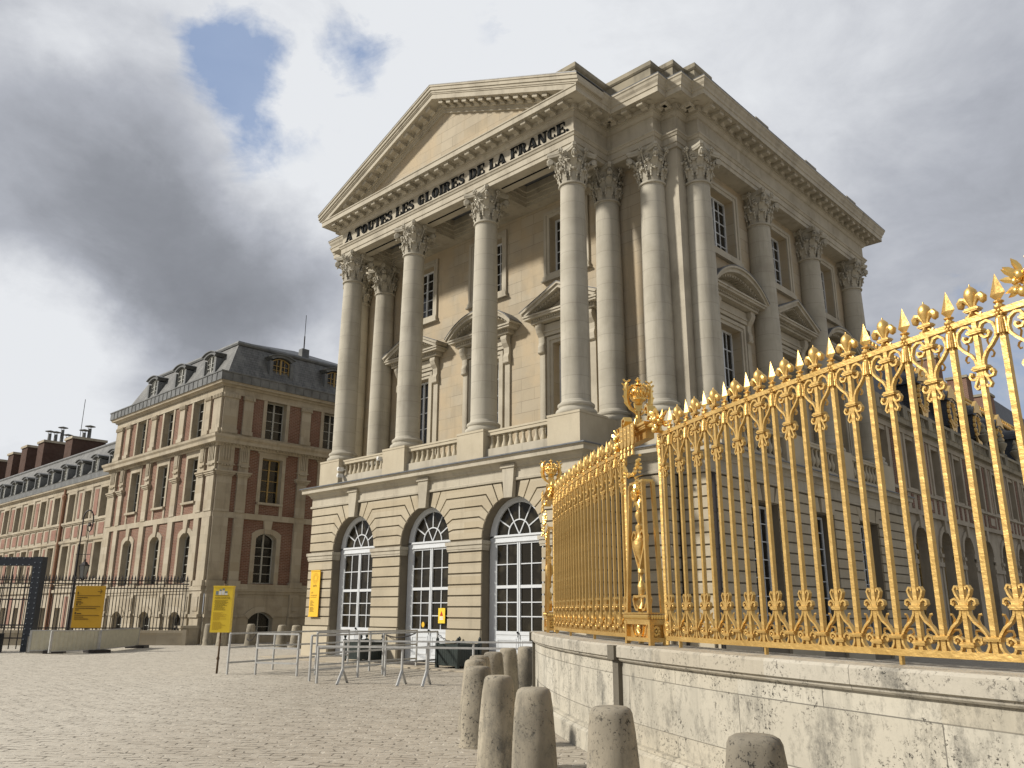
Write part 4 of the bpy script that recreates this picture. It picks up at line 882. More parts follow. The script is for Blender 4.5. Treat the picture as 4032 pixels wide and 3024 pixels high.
def fleur_parts():
    b=MB(); b.box(-BW*.9,-BW*.9,1.33,BW*.9,BW*.9,3.60); 
    for z,w in ((3.485,.058),(3.225,.055),(1.652,.05),(1.412,.055)): b.box(-w,-.036,z,w,.036,z+.012); b.box(-w*.88,-.032,z-.010,w*.88,.032,z+.022)
    bar=b.mesh('fleur_bar',M['gold'])
    f=MB(); f.lathe([(.016,3.60),(.022,3.615),(.016,3.63),(.017,3.66)],8); f.box(-.055,-.03,3.648,.055,.03,3.660); f.box(-.047,-.026,3.640,.047,.026,3.668)
    f.lathe([(.014,3.665),(.018,3.688),(.032,3.715),(.044,3.745),(.046,3.77),(.039,3.797),(.020,3.818),(.006,3.828),(.004,3.843)],14)
    for s in (-1,1):
        pts=[(s*.012,0,3.665),(s*.022,0,3.70),(s*.045,0,3.735),(s*.068,0,3.74),(s*.082,0,3.722),(s*.082,0,3.70),(s*.070,0,3.688)]
        f.tube(pts,[.011,.014,.022,.030,.031,.025,.013],8,up=(0,1,0))
        f.tube([(s*.012,0,3.64),(s*.035,0,3.615),(s*.052,0,3.61),(s*.058,0,3.622)],[.010,.012,.013,.008],6,up=(0,1,0))
    f.tube([(0,-.015,3.64),(0,-.03,3.612)],[.012,.012],6)
    fm=f.mesh('fleur_de_lis',M['gold'],True)
    u=MB(); l=MB()
    for s in (-1,1):
        def S(pts): return [(s*x_,y_,z_) for x_,y_,z_ in pts]
        # upper scroll: from lower collar outward up to tassel, over the top to the bar and curling below the collar
        main=[(.024,0,3.245),(.03,0,3.29),(.055,0,3.335),(.10,0,3.375),(.138,0,3.42),(.145,0,3.47),(.128,0,3.52),(.09,0,3.548),(.05,0,3.54),(.03,0,3.505),(.032,0,3.465),(.055,0,3.437),(.085,0,3.44),(.098,0,3.462),(.088,0,3.478)]
        scroll(u,S(main),.014,.008); u.ball((s*.078,-.0,3.466),.013,8,6,(1,1.6,1))
        u.leaf([Vector((s*.085,0,3.36)),Vector((s*.075,0,3.385)),Vector((s*.068,0,3.41)),Vector((s*.078,0,3.43)),Vector((s*.09,0,3.428))],[0.0105,0.0135,0.0135,0.0105,0.0045],(0,1,0),.008)
        u.leaf([Vector((s*.07,0,3.345)),Vector((s*.095,0,3.335)),Vector((s*.105,0,3.312)),Vector((s*.095,0,3.292)),Vector((s*.08,0,3.295))],[0.0090,0.0135,0.0135,0.0105,0.0045],(0,1,0),.008)
        # drops under the lower collar
        scroll(u,S([(.024,0,3.22),(.028,0,3.185),(.05,0,3.16),(.078,0,3.165),(.088,0,3.188),(.078,0,3.208),(.062,0,3.203)]),.013,.007); u.ball((s*.068,0,3.19),.012,8,6,(1,1.6,1))
        scroll(u,S([(.02,0,3.215),(.022,0,3.18),(.045,0,3.14),(.058,0,3.112),(.045,0,3.092),(.028,0,3.098),(.03,0,3.112)]),.012,.007)
        # lower ornament
        scroll(l,S([(.02,0,1.66),(.024,0,1.70),(.050,0,1.74),(.062,0,1.775),(.048,0,1.797),(.028,0,1.79),(.032,0,1.775)]),.014,.007)
        scroll(l,S([(.026,0,1.66),(.034,0,1.695),(.062,0,1.715),(.086,0,1.705),(.09,0,1.682),(.072,0,1.672)]),.014,.007); l.ball((s*.075,0,1.684),.012,8,6,(1,1.7,1))
        scroll(l,S([(.024,0,1.652),(.03,0,1.61),(.06,0,1.565),(.105,0,1.53),(.138,0,1.485),(.15,0,1.455),(.148,0,1.41),(.128,0,1.375),(.095,0,1.362),(.062,0,1.375),(.042,0,1.41),(.045,0,1.45),(.07,0,1.47),(.098,0,1.458),(.10,0,1.432),(.084,0,1.424)]),.016,.008); l.ball((s*.078,0,1.438),.013,8,6,(1,1.7,1))
        l.leaf([Vector((s*.12,0,1.50)),Vector((s*.10,0,1.545)),Vector((s*.088,0,1.58)),Vector((s*.10,0,1.61)),Vector((s*.118,0,1.612))],[0.0075,0.0150,0.0135,0.0105,0.0037],(0,1,0),.01)
        l.leaf([Vector((s*.13,0,1.485)),Vector((s*.095,0,1.51)),Vector((s*.062,0,1.51)),Vector((s*.055,0,1.485)),Vector((s*.066,0,1.475))],[0.0075,0.0135,0.0135,0.0105,0.0037],(0,1,0),.01)
    return bar,fm,u.mesh('upper_scrollwork',M['gold'],True),l.mesh('lower_scrollwork',M['gold'],True)
sp=spear_parts(); fp=fleur_parts()
def railing(s0,n,label,lead=True):
    """bay with n spears starting at arc position s0, fleur bars between and at both ends"""
    root=thing('gilded_railing',label,'railing',(*arc(s0+(n-1)*.1875)[0],0),group='gilded railing bays on the low wall')
    a,b=s0-.1875*1.55,s0+(n-1)*.375+.1875*1.55
    for nm,z0,z1,h in (('bottom_rail',1.325,1.372,.022),('top_rail',3.562,3.603,.02)):
        g=MB(); k=40; L_=[arc(a+(b-a)*i/k,h)[0] for i in range(k+1)]; I_=[arc(a+(b-a)*i/k,-h)[0] for i in range(k+1)]
        vs=[];fs=[]
        for p,q in zip(L_,I_): vs+=[(p.x,p.y,z0),(p.x,p.y,z1),(q.x,q.y,z1),(q.x,q.y,z0)]
        for i in range(k):
            for j in range(4): fs.append((i*4+j,i*4+(j+1)%4,i*4+4+(j+1)%4,i*4+4+j))
        fs+=[(0,1,2,3),(k*4+3,k*4+2,k*4+1,k*4)]; g.add(vs,fs)
        if z0<2:
            for i in range(0,n,2): p,an=arc(s0+i*.375,0.0); d=Vector((cos(an),sin(an))); nn=Vector((-d.y,d.x)); g.T=lambda u,v,z:(p.x+d.x*u+nn.x*v,p.y+d.y*u+nn.y*v,z); g.box(-.012,-.015,1.26,.012,.015,1.326) if i%4==0 else None; g.T=None
        build(g,nm,'gold',root)
    for i in range(n):
        p,an=arc(s0+i*.375); o=obj('spear_bar',sp[0],root,(p.x,p.y,0),an); obj('spearhead',sp[1],o,rel=True); obj('tassel',sp[2],o,rel=True)
    for i in range(n+1):
        p,an=arc(s0-.1875+i*.375); o=obj('fleur_bar',fp[0],root,(p.x,p.y,0),an)
        if 0<i<n: obj('fleur_de_lis',fp[1],o,rel=True)
        obj('upper_scrollwork',fp[2],o,rel=True); obj('lower_scrollwork',fp[3],o,rel=True)
    # end stiles
    g=MB()
    for s in (a,b): p,an=arc(s); build(MB().box(p.x-.015,p.y-.015,1.28,p.x+.015,p.y+.015,3.6),'end_stile','gold',root)
railing(0.,12,'nearest bay of gilded spear and fleur railing, right of the crowned pier')
railing(-1.62-.375*11,12,'gilded railing bay seen edge on between the two crowned piers')
railing(12*.375+1.25,6,'gilded railing bay beyond the right edge of the wall')
def pier(s,label):
    p,an=arc(s); root=thing('gilded_pier',label,'pier',(p.x,p.y,0),an,group='gilded crowned piers')
    def add(g,nm,mat='gold',smooth=True,parent=None): return obj(nm,g.mesh(nm,M[mat],smooth),parent or root,rel=True)
    w=.36; d0=-.13; d1=.09    # front is -y in local space
    g=MB()
    for x in (-w,w-.05):
        for y in (d0,d1-.05): g.box(x,y,1.265,x+.05,y+.05,1.53)
    for z0,z1 in ((1.30,1.345),(1.485,1.53)): g.box(-w+.003,d0+.003,z0,w-.003,d1-.003,z1)
    g.box(-w+.05,d0+.05,1.345,w-.05,d1-.05,1.485); g.box(-w-.0,d0-.0,1.525,w,d1,1.54); g.box(-w-.02,d0-.02,1.60,w+.02,d1+.02,1.615)
    ped=add(g,'pedestal',smooth=False)
    g=MB()
    for x0,y0,x1,y1 in ((-w,d0,w,d0),(w,d0,w,d1),(-w,d0,-w,d1)):
        k=int(math.hypot(x1-x0,y1-y0)/.028)
        for i in range(k+1): t=i/k; g.ball((x0+(x1-x0)*t,y0+(y1-y0)*t,1.57),.03,6,5,(.75,.75,1.))
    add(g,'gadroon_band','goldb',parent=ped)
    g=MB()   # palmette front and rosettes on the end faces
    for k in range(7): a=R(-60+20*k); g.leaf([Vector((0,d0+.035,1.385)),Vector((.03*sin(a),d0+.025,1.385+.04*cos(a))),Vector((.052*sin(a),d0+.02,1.385+.08*cos(a))),Vector((.05*sin(a),d0+.03,1.385+.1*cos(a)))],[.006,.012,.014,.003],(cos(a),0,-sin(a)),.008)
    for s_ in (-1,1): scroll(g,[(s_*x_,d0+.02,z_) for x_,_,z_ in [(.02,0,1.36),(.07,0,1.352),(.11,0,1.37),(.14,0,1.42),(.15,0,1.46),(.17,0,1.47)]],.01,.006)
    for s_ in (-1,1):
        for k in range(8): a=2*PI*k/8; g.ball((s_*(w-.035),-.04+.035*cos(a),1.415+.04*sin(a)),.02,6,4,(.6,1,1))
        g.ball((s_*(w-.03),-.04,1.415),.018,6,4)
    add(g,'palmette_relief','goldb',parent=ped)
    g=MB()  # tapering posts
    for x,xt in ((-.30,-.19),(.30,.19)):
        for y,yt in ((-.10,-.07),(.06,.05)):
            g.tube([(x,y,1.61),(xt,yt,3.1)],1.,up=(0,1,0),w=(.022,.022))
    add(g,'tapering_post',smooth=False)
    g=MB()  # inner candelabrum: scroll foot, lyre, urn, mask
    for s_ in (-1,1):
        scroll(g,[(s_*a_*1.3,-.05,b_) for a_,b_ in [(.0,1.80),(.06,1.79),(.13,1.80),(.15,1.76),(.13,1.70),(.10,1.65),(.05,1.64),(.04,1.68),(.07,1.70)]],.03,.012)
        scroll(g,[(s_*a_*1.3,-.05,b_) for a_,b_ in [(.01,2.10),(.06,2.22),(.12,2.36),(.14,2.47),(.10,2.54),(.05,2.51),(.06,2.46),(.085,2.47)]],.025,.012)
    g.lathe([(.02,1.64),(.05,1.66),(.02,1.72),(.02,1.8),(.045,1.86),(.05,1.92),(.015,1.98),(.015,2.03),(.04,2.06),(.04,2.10),(.015,2.14),(.02,2.2),(.06,2.28),(.085,2.37),(.08,2.42),(.04,2.46),(.03,2.52),(.05,2.56),(.05,2.60),(.02,2.63),(.035,2.67),(.05,2.72),(.045,2.76),(.01,2.79),(.01,2.9)],12,(0,-.05,0))
    add(g,'candelabrum')
    g=MB(); g.ball((0,-.18,2.98),.06,12,8,(.85,.7,1.15)); g.ball((0,-.225,2.975),.016,6,5,(.8,1,1.5)); g.ball((0,-.215,2.945),.016,6,4,(1.4,.7,.5))
    for s_ in (-1,1): g.ball((s_*.022,-.215,2.998),.012,6,4); g.ball((s_*.035,-.2,2.96),.02,6,4)
    for k in range(22):
        a=2*PI*k/22; r=.13 if k%2 else .17; 
        g.leaf([Vector((.045*cos(a),-.16,2.98+.05*sin(a))),Vector((.085*cos(a),-.165,2.98+.1*sin(a))),Vector((r*cos(a),-.16,2.98+r*1.15*sin(a)))],[.014,.014,.002],(-sin(a),0,cos(a)),.008)
    for k in range(10): a=R(190+16*k); g.ball((.065*cos(a),-.19,2.98+.075*sin(a)),.022,6,4)
    g.v=[(x,y+.09,z) for x,y,z in g.v]; add(g,'sun_mask','goldb')
    g=MB(); g.box(-.20,-.08,3.10,.20,.06,3.13)
    for s_ in (-1,1):
        pts=[(s_*.03*1.0,-.18,3.20),(s_*.08,-.19,3.17),(s_*.13,-.18,3.20),(s_*.17,-.17,3.28)]
        for i in range(14):
            t=i/13; x_=s_*(.0+.18*t); z_=3.19+.14*t*t; random.seed(i); g.ball((x_,-.19+random.uniform(-.02,.02),z_+random.uniform(-.015,.015)),random.uniform(.016,.03),6,4)
        for i in range(9): z_=3.40-.05*i; g.ball((s_*.2+random.uniform(-.02,.02),-.17+random.uniform(-.02,.02),z_),random.uniform(.015,.026),6,4)
    g.v=[(x*1.2,y+.06,z) if z>3.15 else (x,y,z) for x,y,z in g.v]; add(g,'garland','goldb')
    g=MB(); g.box(-.30,-.06,3.60,.30,.05,3.70); g.box(-.38,-.10,3.70,.38,.09,3.72); g.box(-.42,-.13,3.745,.42,.12,3.775); g.box(-.40,-.11,3.72,.40,.10,3.745)
    add(g,'entablature',smooth=False)
    g=MB()
    for k,x in enumerate((-.17,-.06,.05,.16)):
        g.prism([(x-.045,3.80),(x+.045,3.80),(x+.045,3.60),(x+.03,3.55),(x,3.535),(x-.03,3.55),(x-.045,3.60)],-.175,-.16); g.lathe([(.012,3.535),(.022,3.52),(.022,3.49),(.012,3.48),(.02,3.45),(.024,3.42)],8,(x,-.17,0))
    for x in (-.17,-.06,.05,.16):
        for z in (3.76,3.70,3.64): g.ball((x,-.175,z),.014,6,4,(1,.6,1))
    add(g,'lambrequin')
    # side consoles with fruit clusters lying on the top rail
    for s_ in (-1,1):
        g=MB(); scroll(g,[(s_*a_,-.02,b_) for a_,b_ in [(.20,3.80),(.24,3.88),(.22,3.96),(.16,3.98),(.13,3.93),(.16,3.90),(.19,3.92)]],.05,.012); scroll(g,[(s_*a_,-.02,b_) for a_,b_ in [(.24,3.86),(.30,3.84),(.34,3.74),(.38,3.64),(.44,3.61)]],.05,.014)
        random.seed(3)
        for i in range(16): g.ball((s_*(.40+random.uniform(-.09,.09)),-.04+random.uniform(-.06,.05),3.70+random.uniform(-.07,.09)),random.uniform(.02,.042),8,5)
        for i in range(16):
            a=R(random.uniform(-30,210)); c=Vector((s_*.41,-.02,3.72)); v=Vector((cos(a)*s_,random.uniform(-.5,.4),sin(a))).normalized(); sd=v.cross(Vector((0,1,0))).normalized()
            g.leaf([c+v*.07,c+v*.11,c+v*.15,c+v*.185],[.012,.024,.02,.002],sd,.01)
        c=Vector((s_*.37,-.03,3.87))
        for k in range(6): a=2*PI*k/6; g.ball((c.x+.022*cos(a),c.y-.01,c.z+.022*sin(a)),.018,6,4)
        g.v=[(x+s_*.17,y*.9,z) for x,y,z in g.v]; add(g,'fruit_cluster','goldb')
    g=MB()   # stem, leaves and crown
    for s_,r_ in ((-1,.02),(1,.02),(0,.018)): g.tube([(s_*.05,-.02,3.79),(s_*.02,-.02,3.9),(s_*.015,-.02,4.0),(s_*.03,-.02,4.1)],r_,8)
    for s_ in (-1,1):
        pts=[Vector((s_*.02,0,3.95)),Vector((s_*.07,0,4.00)),Vector((s_*.115,0,4.07)),Vector((s_*.13,0,4.15)),Vector((s_*.125,0,4.24)),Vector((s_*.135,0,4.31)),Vector((s_*.12,0,4.36))]
        g.leaf(pts,[.010,.022,.028,.03,.028,.02,.006],(1,0,0),.02)
        for i in range(1,7):
            p_=pts[i]; 
            for q in (1,-1): o_=Vector((s_*q,0,.6)); g.leaf([p_,p_+o_*.022,p_+o_*.034+Vector((0,0,.012))],[.014,.012,.003],(0,1,0),.012)
        g.tube([pts[0],pts[2],pts[4],pts[6]],.012,6,up=(0,1,0))
    g.v=[(y,x*1.25,z) for x,y,z in g.v]; add(g,'acanthus_stem','goldb')
    g=MB(); cz=4.12
    g.lathe([(.0,cz-.045),(.04,cz-.035),(.055,cz-.01),(.07,cz),(.088,cz+.012),(.092,cz+.03),(.086,cz+.045),(.092,cz+.06),(.086,cz+.07),(.0,cz+.07)],20)
    for k in range(20): a=2*PI*k/20; g.ball((.092*cos(a),.092*sin(a),cz+.038),.011,6,4)
    g.lathe([(.088,cz+.06),(.10,cz+.10),(.097,cz+.14),(.07,cz+.175),(.02,cz+.19)],16,cap=False)
    for k in range(8):
        a=2*PI*k/8; pp=[(.092,.06),(.12,.10),(.128,.14),(.115,.18),(.075,.205),(.03,.20),(.015,.205)]
        g.tube([(r_*cos(a),r_*sin(a),cz+z_) for r_,z_ in pp],.012,5)
        for r_,z_ in pp[:5]: g.ball(((r_+.008)*cos(a),(r_+.008)*sin(a),cz+z_),.0145,6,4)
        a+=PI/8; g.ball((.105*cos(a),.105*sin(a),cz+.095),.018,6,4); g.ball((.10*cos(a),.10*sin(a),cz+.075),.012,6,4)
    g.ball((0,0,cz+.215),.024,8,6); g.lathe([(.01,cz+.23),(.022,cz+.243),(.01,cz+.255),(.03,cz+.265),(.03,cz+.27),(.01,cz+.28),(.018,cz+.295),(.003,cz+.31)],8)
    for s_ in (-1,1): g.ball((0,s_*.027,cz+.268),.013,6,4); g.ball((s_*.027,0,cz+.268),.013,6,4)
    add(g,'crown','goldb')
pier(-.81,'gilded pier crowned by a royal crown at the bend of the railing')
pier(-.81-5.75,'farther gilded pier with small crown at the left end of the railing')
pier(12*.375+.44,'gilded pier just beyond the right edge with flower cluster reaching in')
# low wall
lwl=thing('low_wall','curved low stone wall with dark lichen carrying the gilded railing','wall',(*arc(0)[0],0))
def ribbon_wall(name,mat,prof,s0,s1,n=48):
    g=MB(); vs=[];fs=[];m=len(prof)
    for i in range(n+1):
        s=s0+(s1-s0)*i/n
        for off,z in prof: p,_=arc(s,off); vs.append((p.x,p.y,z))
    for i in range(n):
        for j in range(m-1): fs.append((i*m+j,i*m+j+1,(i+1)*m+j+1,(i+1)*m+j))
    fs+=[tuple(range(m)),tuple(range(n*m+m-1,n*m-1,-1))]; g.add(vs,fs); return build(g,name,mat,lwl)
W0,W1=-7.55,9.5; OF=.30
ribbon_wall('wall_body','lowwall',[(-.3,0),(OF,0),(OF,1.09),(-.3,1.09)],W0,W1)
ribbon_wall('coping','coping',[(-.32,1.085),(OF+.03,1.085),(OF+.045,1.10),(OF+.05,1.12),(OF+.075,1.13),(OF+.075,1.24),(OF+.05,1.262),(-.32,1.262)],W0-.03,W1)
ribbon_wall('wall_base','lowwall',[(OF-.02,0.0),(OF+.13,0.0),(OF+.13,.22),(OF+.09,.25),(OF+.06,.25),(OF+.06,.275),(OF-.02,.28)],W0-.05,W1)
for s in (-.95,-.81-5.75-.35,12*.375+.3):
    g=MB(); n=3
    for w0,z0,z1,off in ((.085,0,1.10,OF+.05),(.10,1.10,1.255,OF+.105),(.11,0,.27,OF+.17)):
        p,an=arc(s); d=Vector((cos(an),sin(an))); nn=Vector((d.y,-d.x))
        g.T=lambda u,v,z:(p.x+d.x*u+nn.x*v,p.y+d.y*u+nn.y*v,z); g.box(-w0,-.1,z0,w0,off,z1)
    g.T=None; build(g,'buttress_strip','strip',lwl)
# ================================================================== BOLLARDS
def bollard_mesh(h=.95,rb=.225,rt=.163,seed=1,square=False):
    g=MB(); n=32; random.seed(seed); pr=[(rb*1.06,-.02),(rb*1.05,.03),(rb,.035)]+[(rb+(rt-rb)*t,h*t) for t in (.1,.25,.4,.55,.7,.82)]+[(rt,h-.09),(rt*.97,h-.05),(rt*.88,h-.02),(rt*.7,h-.004),(rt*.35,h),(0.001,h)]
    g.lathe(pr,n,cap=True); off=[random.uniform(0,6) for _ in range(6)]
    g.v=[(x*(1+.025*sin(3*math.atan2(y,x)+off[0]+z*4)+.018*sin(5*math.atan2(y,x)+off[1]-z*7)),y*(1+.025*sin(3*math.atan2(y,x)+off[0]+z*4)+.018*sin(2*math.atan2(y,x)+off[2]+z*5)),z) for x,y,z in g.v]
    return g.mesh('stone_bollard',M['bollard'],True)
BM=[bollard_mesh(seed=i,h=.95) for i in range(4)]
BL=[(-11.72,12.70,'slim upright bollard against the far end of the low wall'),(-11.46,11.91,'tall dark bollard second from the wall end, in front of the planter'),(-10.55,10.6,'broad bollard between the tall dark bollard and the half hidden one'),(-9.86,9.59,'mostly hidden bollard showing only its rounded top behind others'),(-9.07,8.74,'leftmost bollard with rounded top at the edge of the setts'),(-7.96,7.73,'bollard with flat square foot, just right of the leftmost one'),(-6.68,6.79,'pale based bollard in the middle of the curved row'),(-5.4,5.96,'wide bollard whose top overlaps the low wall base'),(-3.95,5.21,'large bollard standing in front of the wall buttress strip'),(-2.49,4.61,'nearest bollard, only its domed top visible at the bottom edge')]
for i,(x,y,l) in enumerate(BL): tag(obj('stone_bollard',BM[i%4],None,(x,y,0),i*1.3),l,'bollard','stone bollards along the low wall')
BB=[(-39.4,20.0,'far bollard behind the yellow notice, left of its post'),(-38.2,20.1,'far bollard just right of the yellow notice post'),(-37.9,21.4,'far bollard with chain, between notice and basement window'),(-34.6,21.1,'far bollard left of two before the portico corner'),(-33.5,21.15,'far bollard right of two before the portico corner')]
bm2=bollard_mesh(h=1.0,rb=.27,rt=.19,seed=9)
for i,(x,y,l) in enumerate(BB): tag(obj('stone_bollard',bm2,None,(x,y,0),i),l,'bollard','far bollards before the brick pavilion')
def chain(p,q,sag,label,r=.014):
    g=MB(); p=Vector(p);q=Vector(q); n=int((q-p).length/.06)
    for i in range(n):
        t=(i+.5)/n; c=p.lerp(q,t)-Vector((0,0,sag*4*t*(1-t))); d=(q-p).normalized(); d.z-=sag*4*(1-2*t)/(q-p).length; d.normalize()
        u=Vector((0,0,1)) if i%2 else d.cross(Vector((0,0,1))).normalized(); u=(u-d*u.dot(d)).normalized()
        g.tube([tuple(c+d*.04*cos(2*PI*k/8)+u*.022*sin(2*PI*k/8)) for k in range(9)],r*.6,4,cap=False)
    tag(obj('chain',g.mesh('chain',M['iron'],True)),label,'chain')
chain((-37.9,21.2,.35),(-35.9,20.6,.7),.25,'dark chain hanging from far bollard toward the barrier')
# ================================================================== QUEUE BARRIERS
def bar3(g,p,q,w=.022): g.tube([p,q],1.,up=(0,0,1) if abs(q[2]-p[2])<.5*math.dist(p,q) else (0,1,0),w=(w,w))
def barrier(posts,H,label,rails=(1.,),feet=(),h0=None,lastrail=True):
    c=Vector(posts[0]).lerp(Vector(posts[-1]),.5); root=thing('queue_barrier',label,'barrier',(c.x,c.y,0),group='galvanised queue barriers')
    for i,(x,y) in enumerate(posts):
        g=MB(); z0=.28 if i in feet else 0.; bar3(g,(x,y,z0),(x,y,H-.02))
        build(g,'post','steel',root)
        if i in feet:
            g=MB(); d=(Vector(posts[-1])-Vector(posts[0])).normalized(); n=Vector((d.y,-d.x)); 
            for s in (-1,1): bar3(g,(x,y,.31),(x+n.x*s*.30+d.x*.0,y+n.y*s*.30,.0),.025)
            build(g,'splayed_foot','steel',root)
    for r in rails:
        g=MB(); g.tube([(*posts[0],H*r-.02),(*posts[-1],H*r-.02)],1.,up=(0,0,1),w=(.028,.022)); build(g,'rail','steel',root)
def lerp(a,b,t): return (a[0]+(b[0]-a[0])*t,a[1]+(b[1]-a[1])*t)
pA=(-17.75,11.25); 
barrier([(-17.23,11.51),(-16.72,11.86),(-15.50,12.62),(-15.02,12.95),(-12.9,14.2)],.84,'front queue barrier with a single top rail and splayed feet',(1.,),(1,2,3))
barrier([(-18.9,13.4),(-17.95,14.05),(-17.0,14.7),(-16.0,15.35),(-13.4,17.05)],.88,'second queue barrier with one rail behind the splayed feet one',(1.,))
barrier([(-21.19,11.38),(-22.02,13.21),(-22.42,14.92),(-22.6,16.2)],1.05,'three rail queue barrier running back toward the portico corner',(1.,.66,.30))
barrier([(-20.6,11.86),(-19.45,12.38)],1.05,'short three rail barrier panel right of the yellow notice',(1.,.66,.31))
barrier([(-19.46,12.94),(-19.75,14.9),(-20.1,16.9)],1.08,'three rail lane barrier before the left planter',(1.,.63,.25))
barrier([(-17.9,11.75),(-18.1,13.3),(-18.5,14.4),(-19.32,17.04)],1.06,'three rail lane barrier ending with a chain at the right planter',(1.,.6,.25))
chain((-19.32,17.04,1.0),(-18.75,17.45,.85),.16,'rusty chain linking lane barrier to right planter')
chain((-20.1,16.9,1.0),(-23.2,18.0,.9),.14,'chain from lane barrier to left planter')
# planters
def planter(x,y,label):
    root=thing('planter_box',label,'planter',(x,y,0),group='dark green planter boxes'); w=.44
    g=MB()
    for i in range(8):
        u=-w+.06+ (2*w-.12)*i/8
        for q in (-1,1): g.box(x+u+.004,y+q*w-.018,.13,x+u+(2*w-.12)/8-.004,y+q*w+.018,.66); g.box(x+q*w-.018,y+u+.004,.13,x+q*w+.018,y+u+(2*w-.12)/8-.004,.66)
    g.box(x-w,y-w,.62,x+w,y+w,.64); build(g,'side_boards','green',root)
    for z0,z1 in ((.10,.16),(.64,.70)):
        g=MB()
        for q in (-1,1): g.box(x-w,y+q*w-.03,z0,x+w,y+q*w+.03,z1); g.box(x+q*w-.031,y-w,z0+.001,x+q*w+.031,y+w,z1+.001)
        build(g,'rim','green',root)
    for sx in (-1,1):
        for sy in (-1,1):
            g=MB(); g.box(x+sx*w-.045,y+sy*w-.045,0,x+sx*w+.045,y+sy*w+.045,.72); g.lathe([(.03,.72),(.02,.75),(.045,.78),(.05,.82),(.035,.86),(.008,.89)],10,(x+sx*w,y+sy*w,0)); build(g,'corner_post','green',root,True)
planter(-18.72,17.35,'dark green wooden planter box between middle and right doors'); planter(-23.35,17.35,'dark green wooden planter box between left and middle doors')
g=MB(); g.box(-22.3,17.0,.036,-20.2,17.8,.05); tag(build(g,'doormat','rubber'),'dark doormat in front of the middle arched door','mat')
# ================================================================== SIGNS
def text_mesh(s,size,mat,ext=.002):
    cu=bpy.data.curves.new('t','FONT'); cu.body=s; cu.size=size; cu.extrude=ext; cu.align_x='LEFT'; o=bpy.data.objects.new('t',cu); C.objects.link(o)
    dg=bpy.context.evaluated_depsgraph_get(); me=bpy.data.meshes.new_from_object(o.evaluated_get(dg)); bpy.data.objects.remove(o); me.materials.clear(); me.materials.append(M[mat]); me.transform(Matrix.Rotation(R(90),4,'X')); return me
def scribble(g,x0,x1,z,h,seed,y=-.004):
    random.seed(seed); x=x0
    while x<x1:
        w=random.uniform(.3,1.6)*h*2; w=min(w,x1-x); g.box(x,y,z,x+w,0,z+h); x+=w+h*random.uniform(.5,1.)
# notice on a post (local frame: x along the face, -y out)
nz=R(48)
no=thing('notice_board','bright yellow notice on a wooden post left of the queue barriers','sign',(-21.71,11.36,0),nz)
def part(g,nm,mat,root,smooth=False): return obj(nm,g.mesh(nm,M[mat],smooth),root,rel=True)
g=MB(); g.tube([(0,0,0),(.01,0,1.2),(.0,0,2.33)],[.03,.025,.022],8); g.lathe([(.035,.35),(.045,.38),(.035,.42)],8); part(g,'post','wood',no,True)
g=MB(); g.box(-.26,-.11,1.05,.26,.11,2.24); g.box(-.27,-.12,2.24,.27,.12,2.27); bd=part(g,'board','yellow2',no)
g=MB(); g.box(-.20,-.113,2.0,.17,-.108,2.012); scribble(g,-.2,.10,1.90-.0,.0,1) if 0 else None
for i,(a,b) in enumerate(((-.2,.14),(-.2,.10),(-.2,.16),(-.19,.12),(-.2,.08),(-.19,.13),(-.2,.02),(-.19,.09),(-.2,.05),(-.2,.1))):
    random.seed(i); z=1.885-.028*i; x_=a
    while x_<b: w_=random.uniform(.02,.06); g.box(x_,-.113,z,min(b,x_+w_),-.108,z+.009); x_+=w_+.008
part(g,'small_print','signink',bd)
g=MB()
for i in range(17):
    random.seed(i+50); z=1.56-.027*i; x_=-.21; b=random.uniform(-.05,.15)
    if i in (8,): continue
    while x_<b: w_=random.uniform(.02,.06); g.box(x_,-.113,z,min(b,x_+w_),-.108,z+.008); x_+=w_+.009
part(g,'faint_print','signline',bd)
o=obj('heading',text_mesh('ACCES COUPE FILE',.047,'signink'),bd,(-.205,-.113,1.935),rel=True)
for x,z,w,h,m in ((-.19,2.03,.07,.10,'blueprint'),(-.11,2.03,.07,.10,'paper'),(-.10,2.135,.06,.04,'blueprint'),(-.03,2.03,.07,.115,'paper'),(-.02,2.15,.06,.05,'blueprint'),(.05,2.03,.07,.045,'paper'),(.05,2.08,.07,.045,'blueprint')):
    g=MB(); g.box(x,-.113,z,x+w,-.108,z+h); part(g,'picture_tile',m,bd)
# arrow sign hung on the iron fence
# banner by the left door
bn=thing('wall_banner','tall narrow orange yellow banner on the left rusticated pier','banner',(-27.22,17.86,0))
g=MB(); g.box(-.30,-.012,1.43,.30,.012,3.07); g.box(-.31,-.03,3.05,.31,.012,3.09); g.box(-.31,-.03,1.41,.31,.012,1.45); part(g,'cloth','yellow',bn)
g=MB()
for k in range(40):
    a=2*PI*k/40
    for r in (.10,.14,.18,.21): 
        if r>.18 and k%2: continue
        g.box(.02+r*cos(a)-.006,-.016,2.80+r*sin(a)-.006,.02+r*cos(a)+.006,-.011,2.80+r*sin(a)+.006)
part(g,'sun_print','signline',bn)
obj('title',text_mesh('ore',.17,'signink'),bn,(-.12,-.0135,2.48),rel=True); obj('subtitle',text_mesh('café\nrestaurant',.1,'signline'),bn,(-.24,-.0135,2.25),rel=True)
g=MB(); g.box(-.25,-.016,2.10,.15,-.011,2.112)
for i in range(6): z=1.98-.035*i; g.box(-.23,-.0155,z,-.23+.13+.06*(i%3),-.011,z+.012)
for i in range(6): z=1.74-.03*i; g.box(-.24,-.0155,z,-.24+.2+.07*(i%2),-.011,z+.013)
part(g,'small_print','signink',bn)
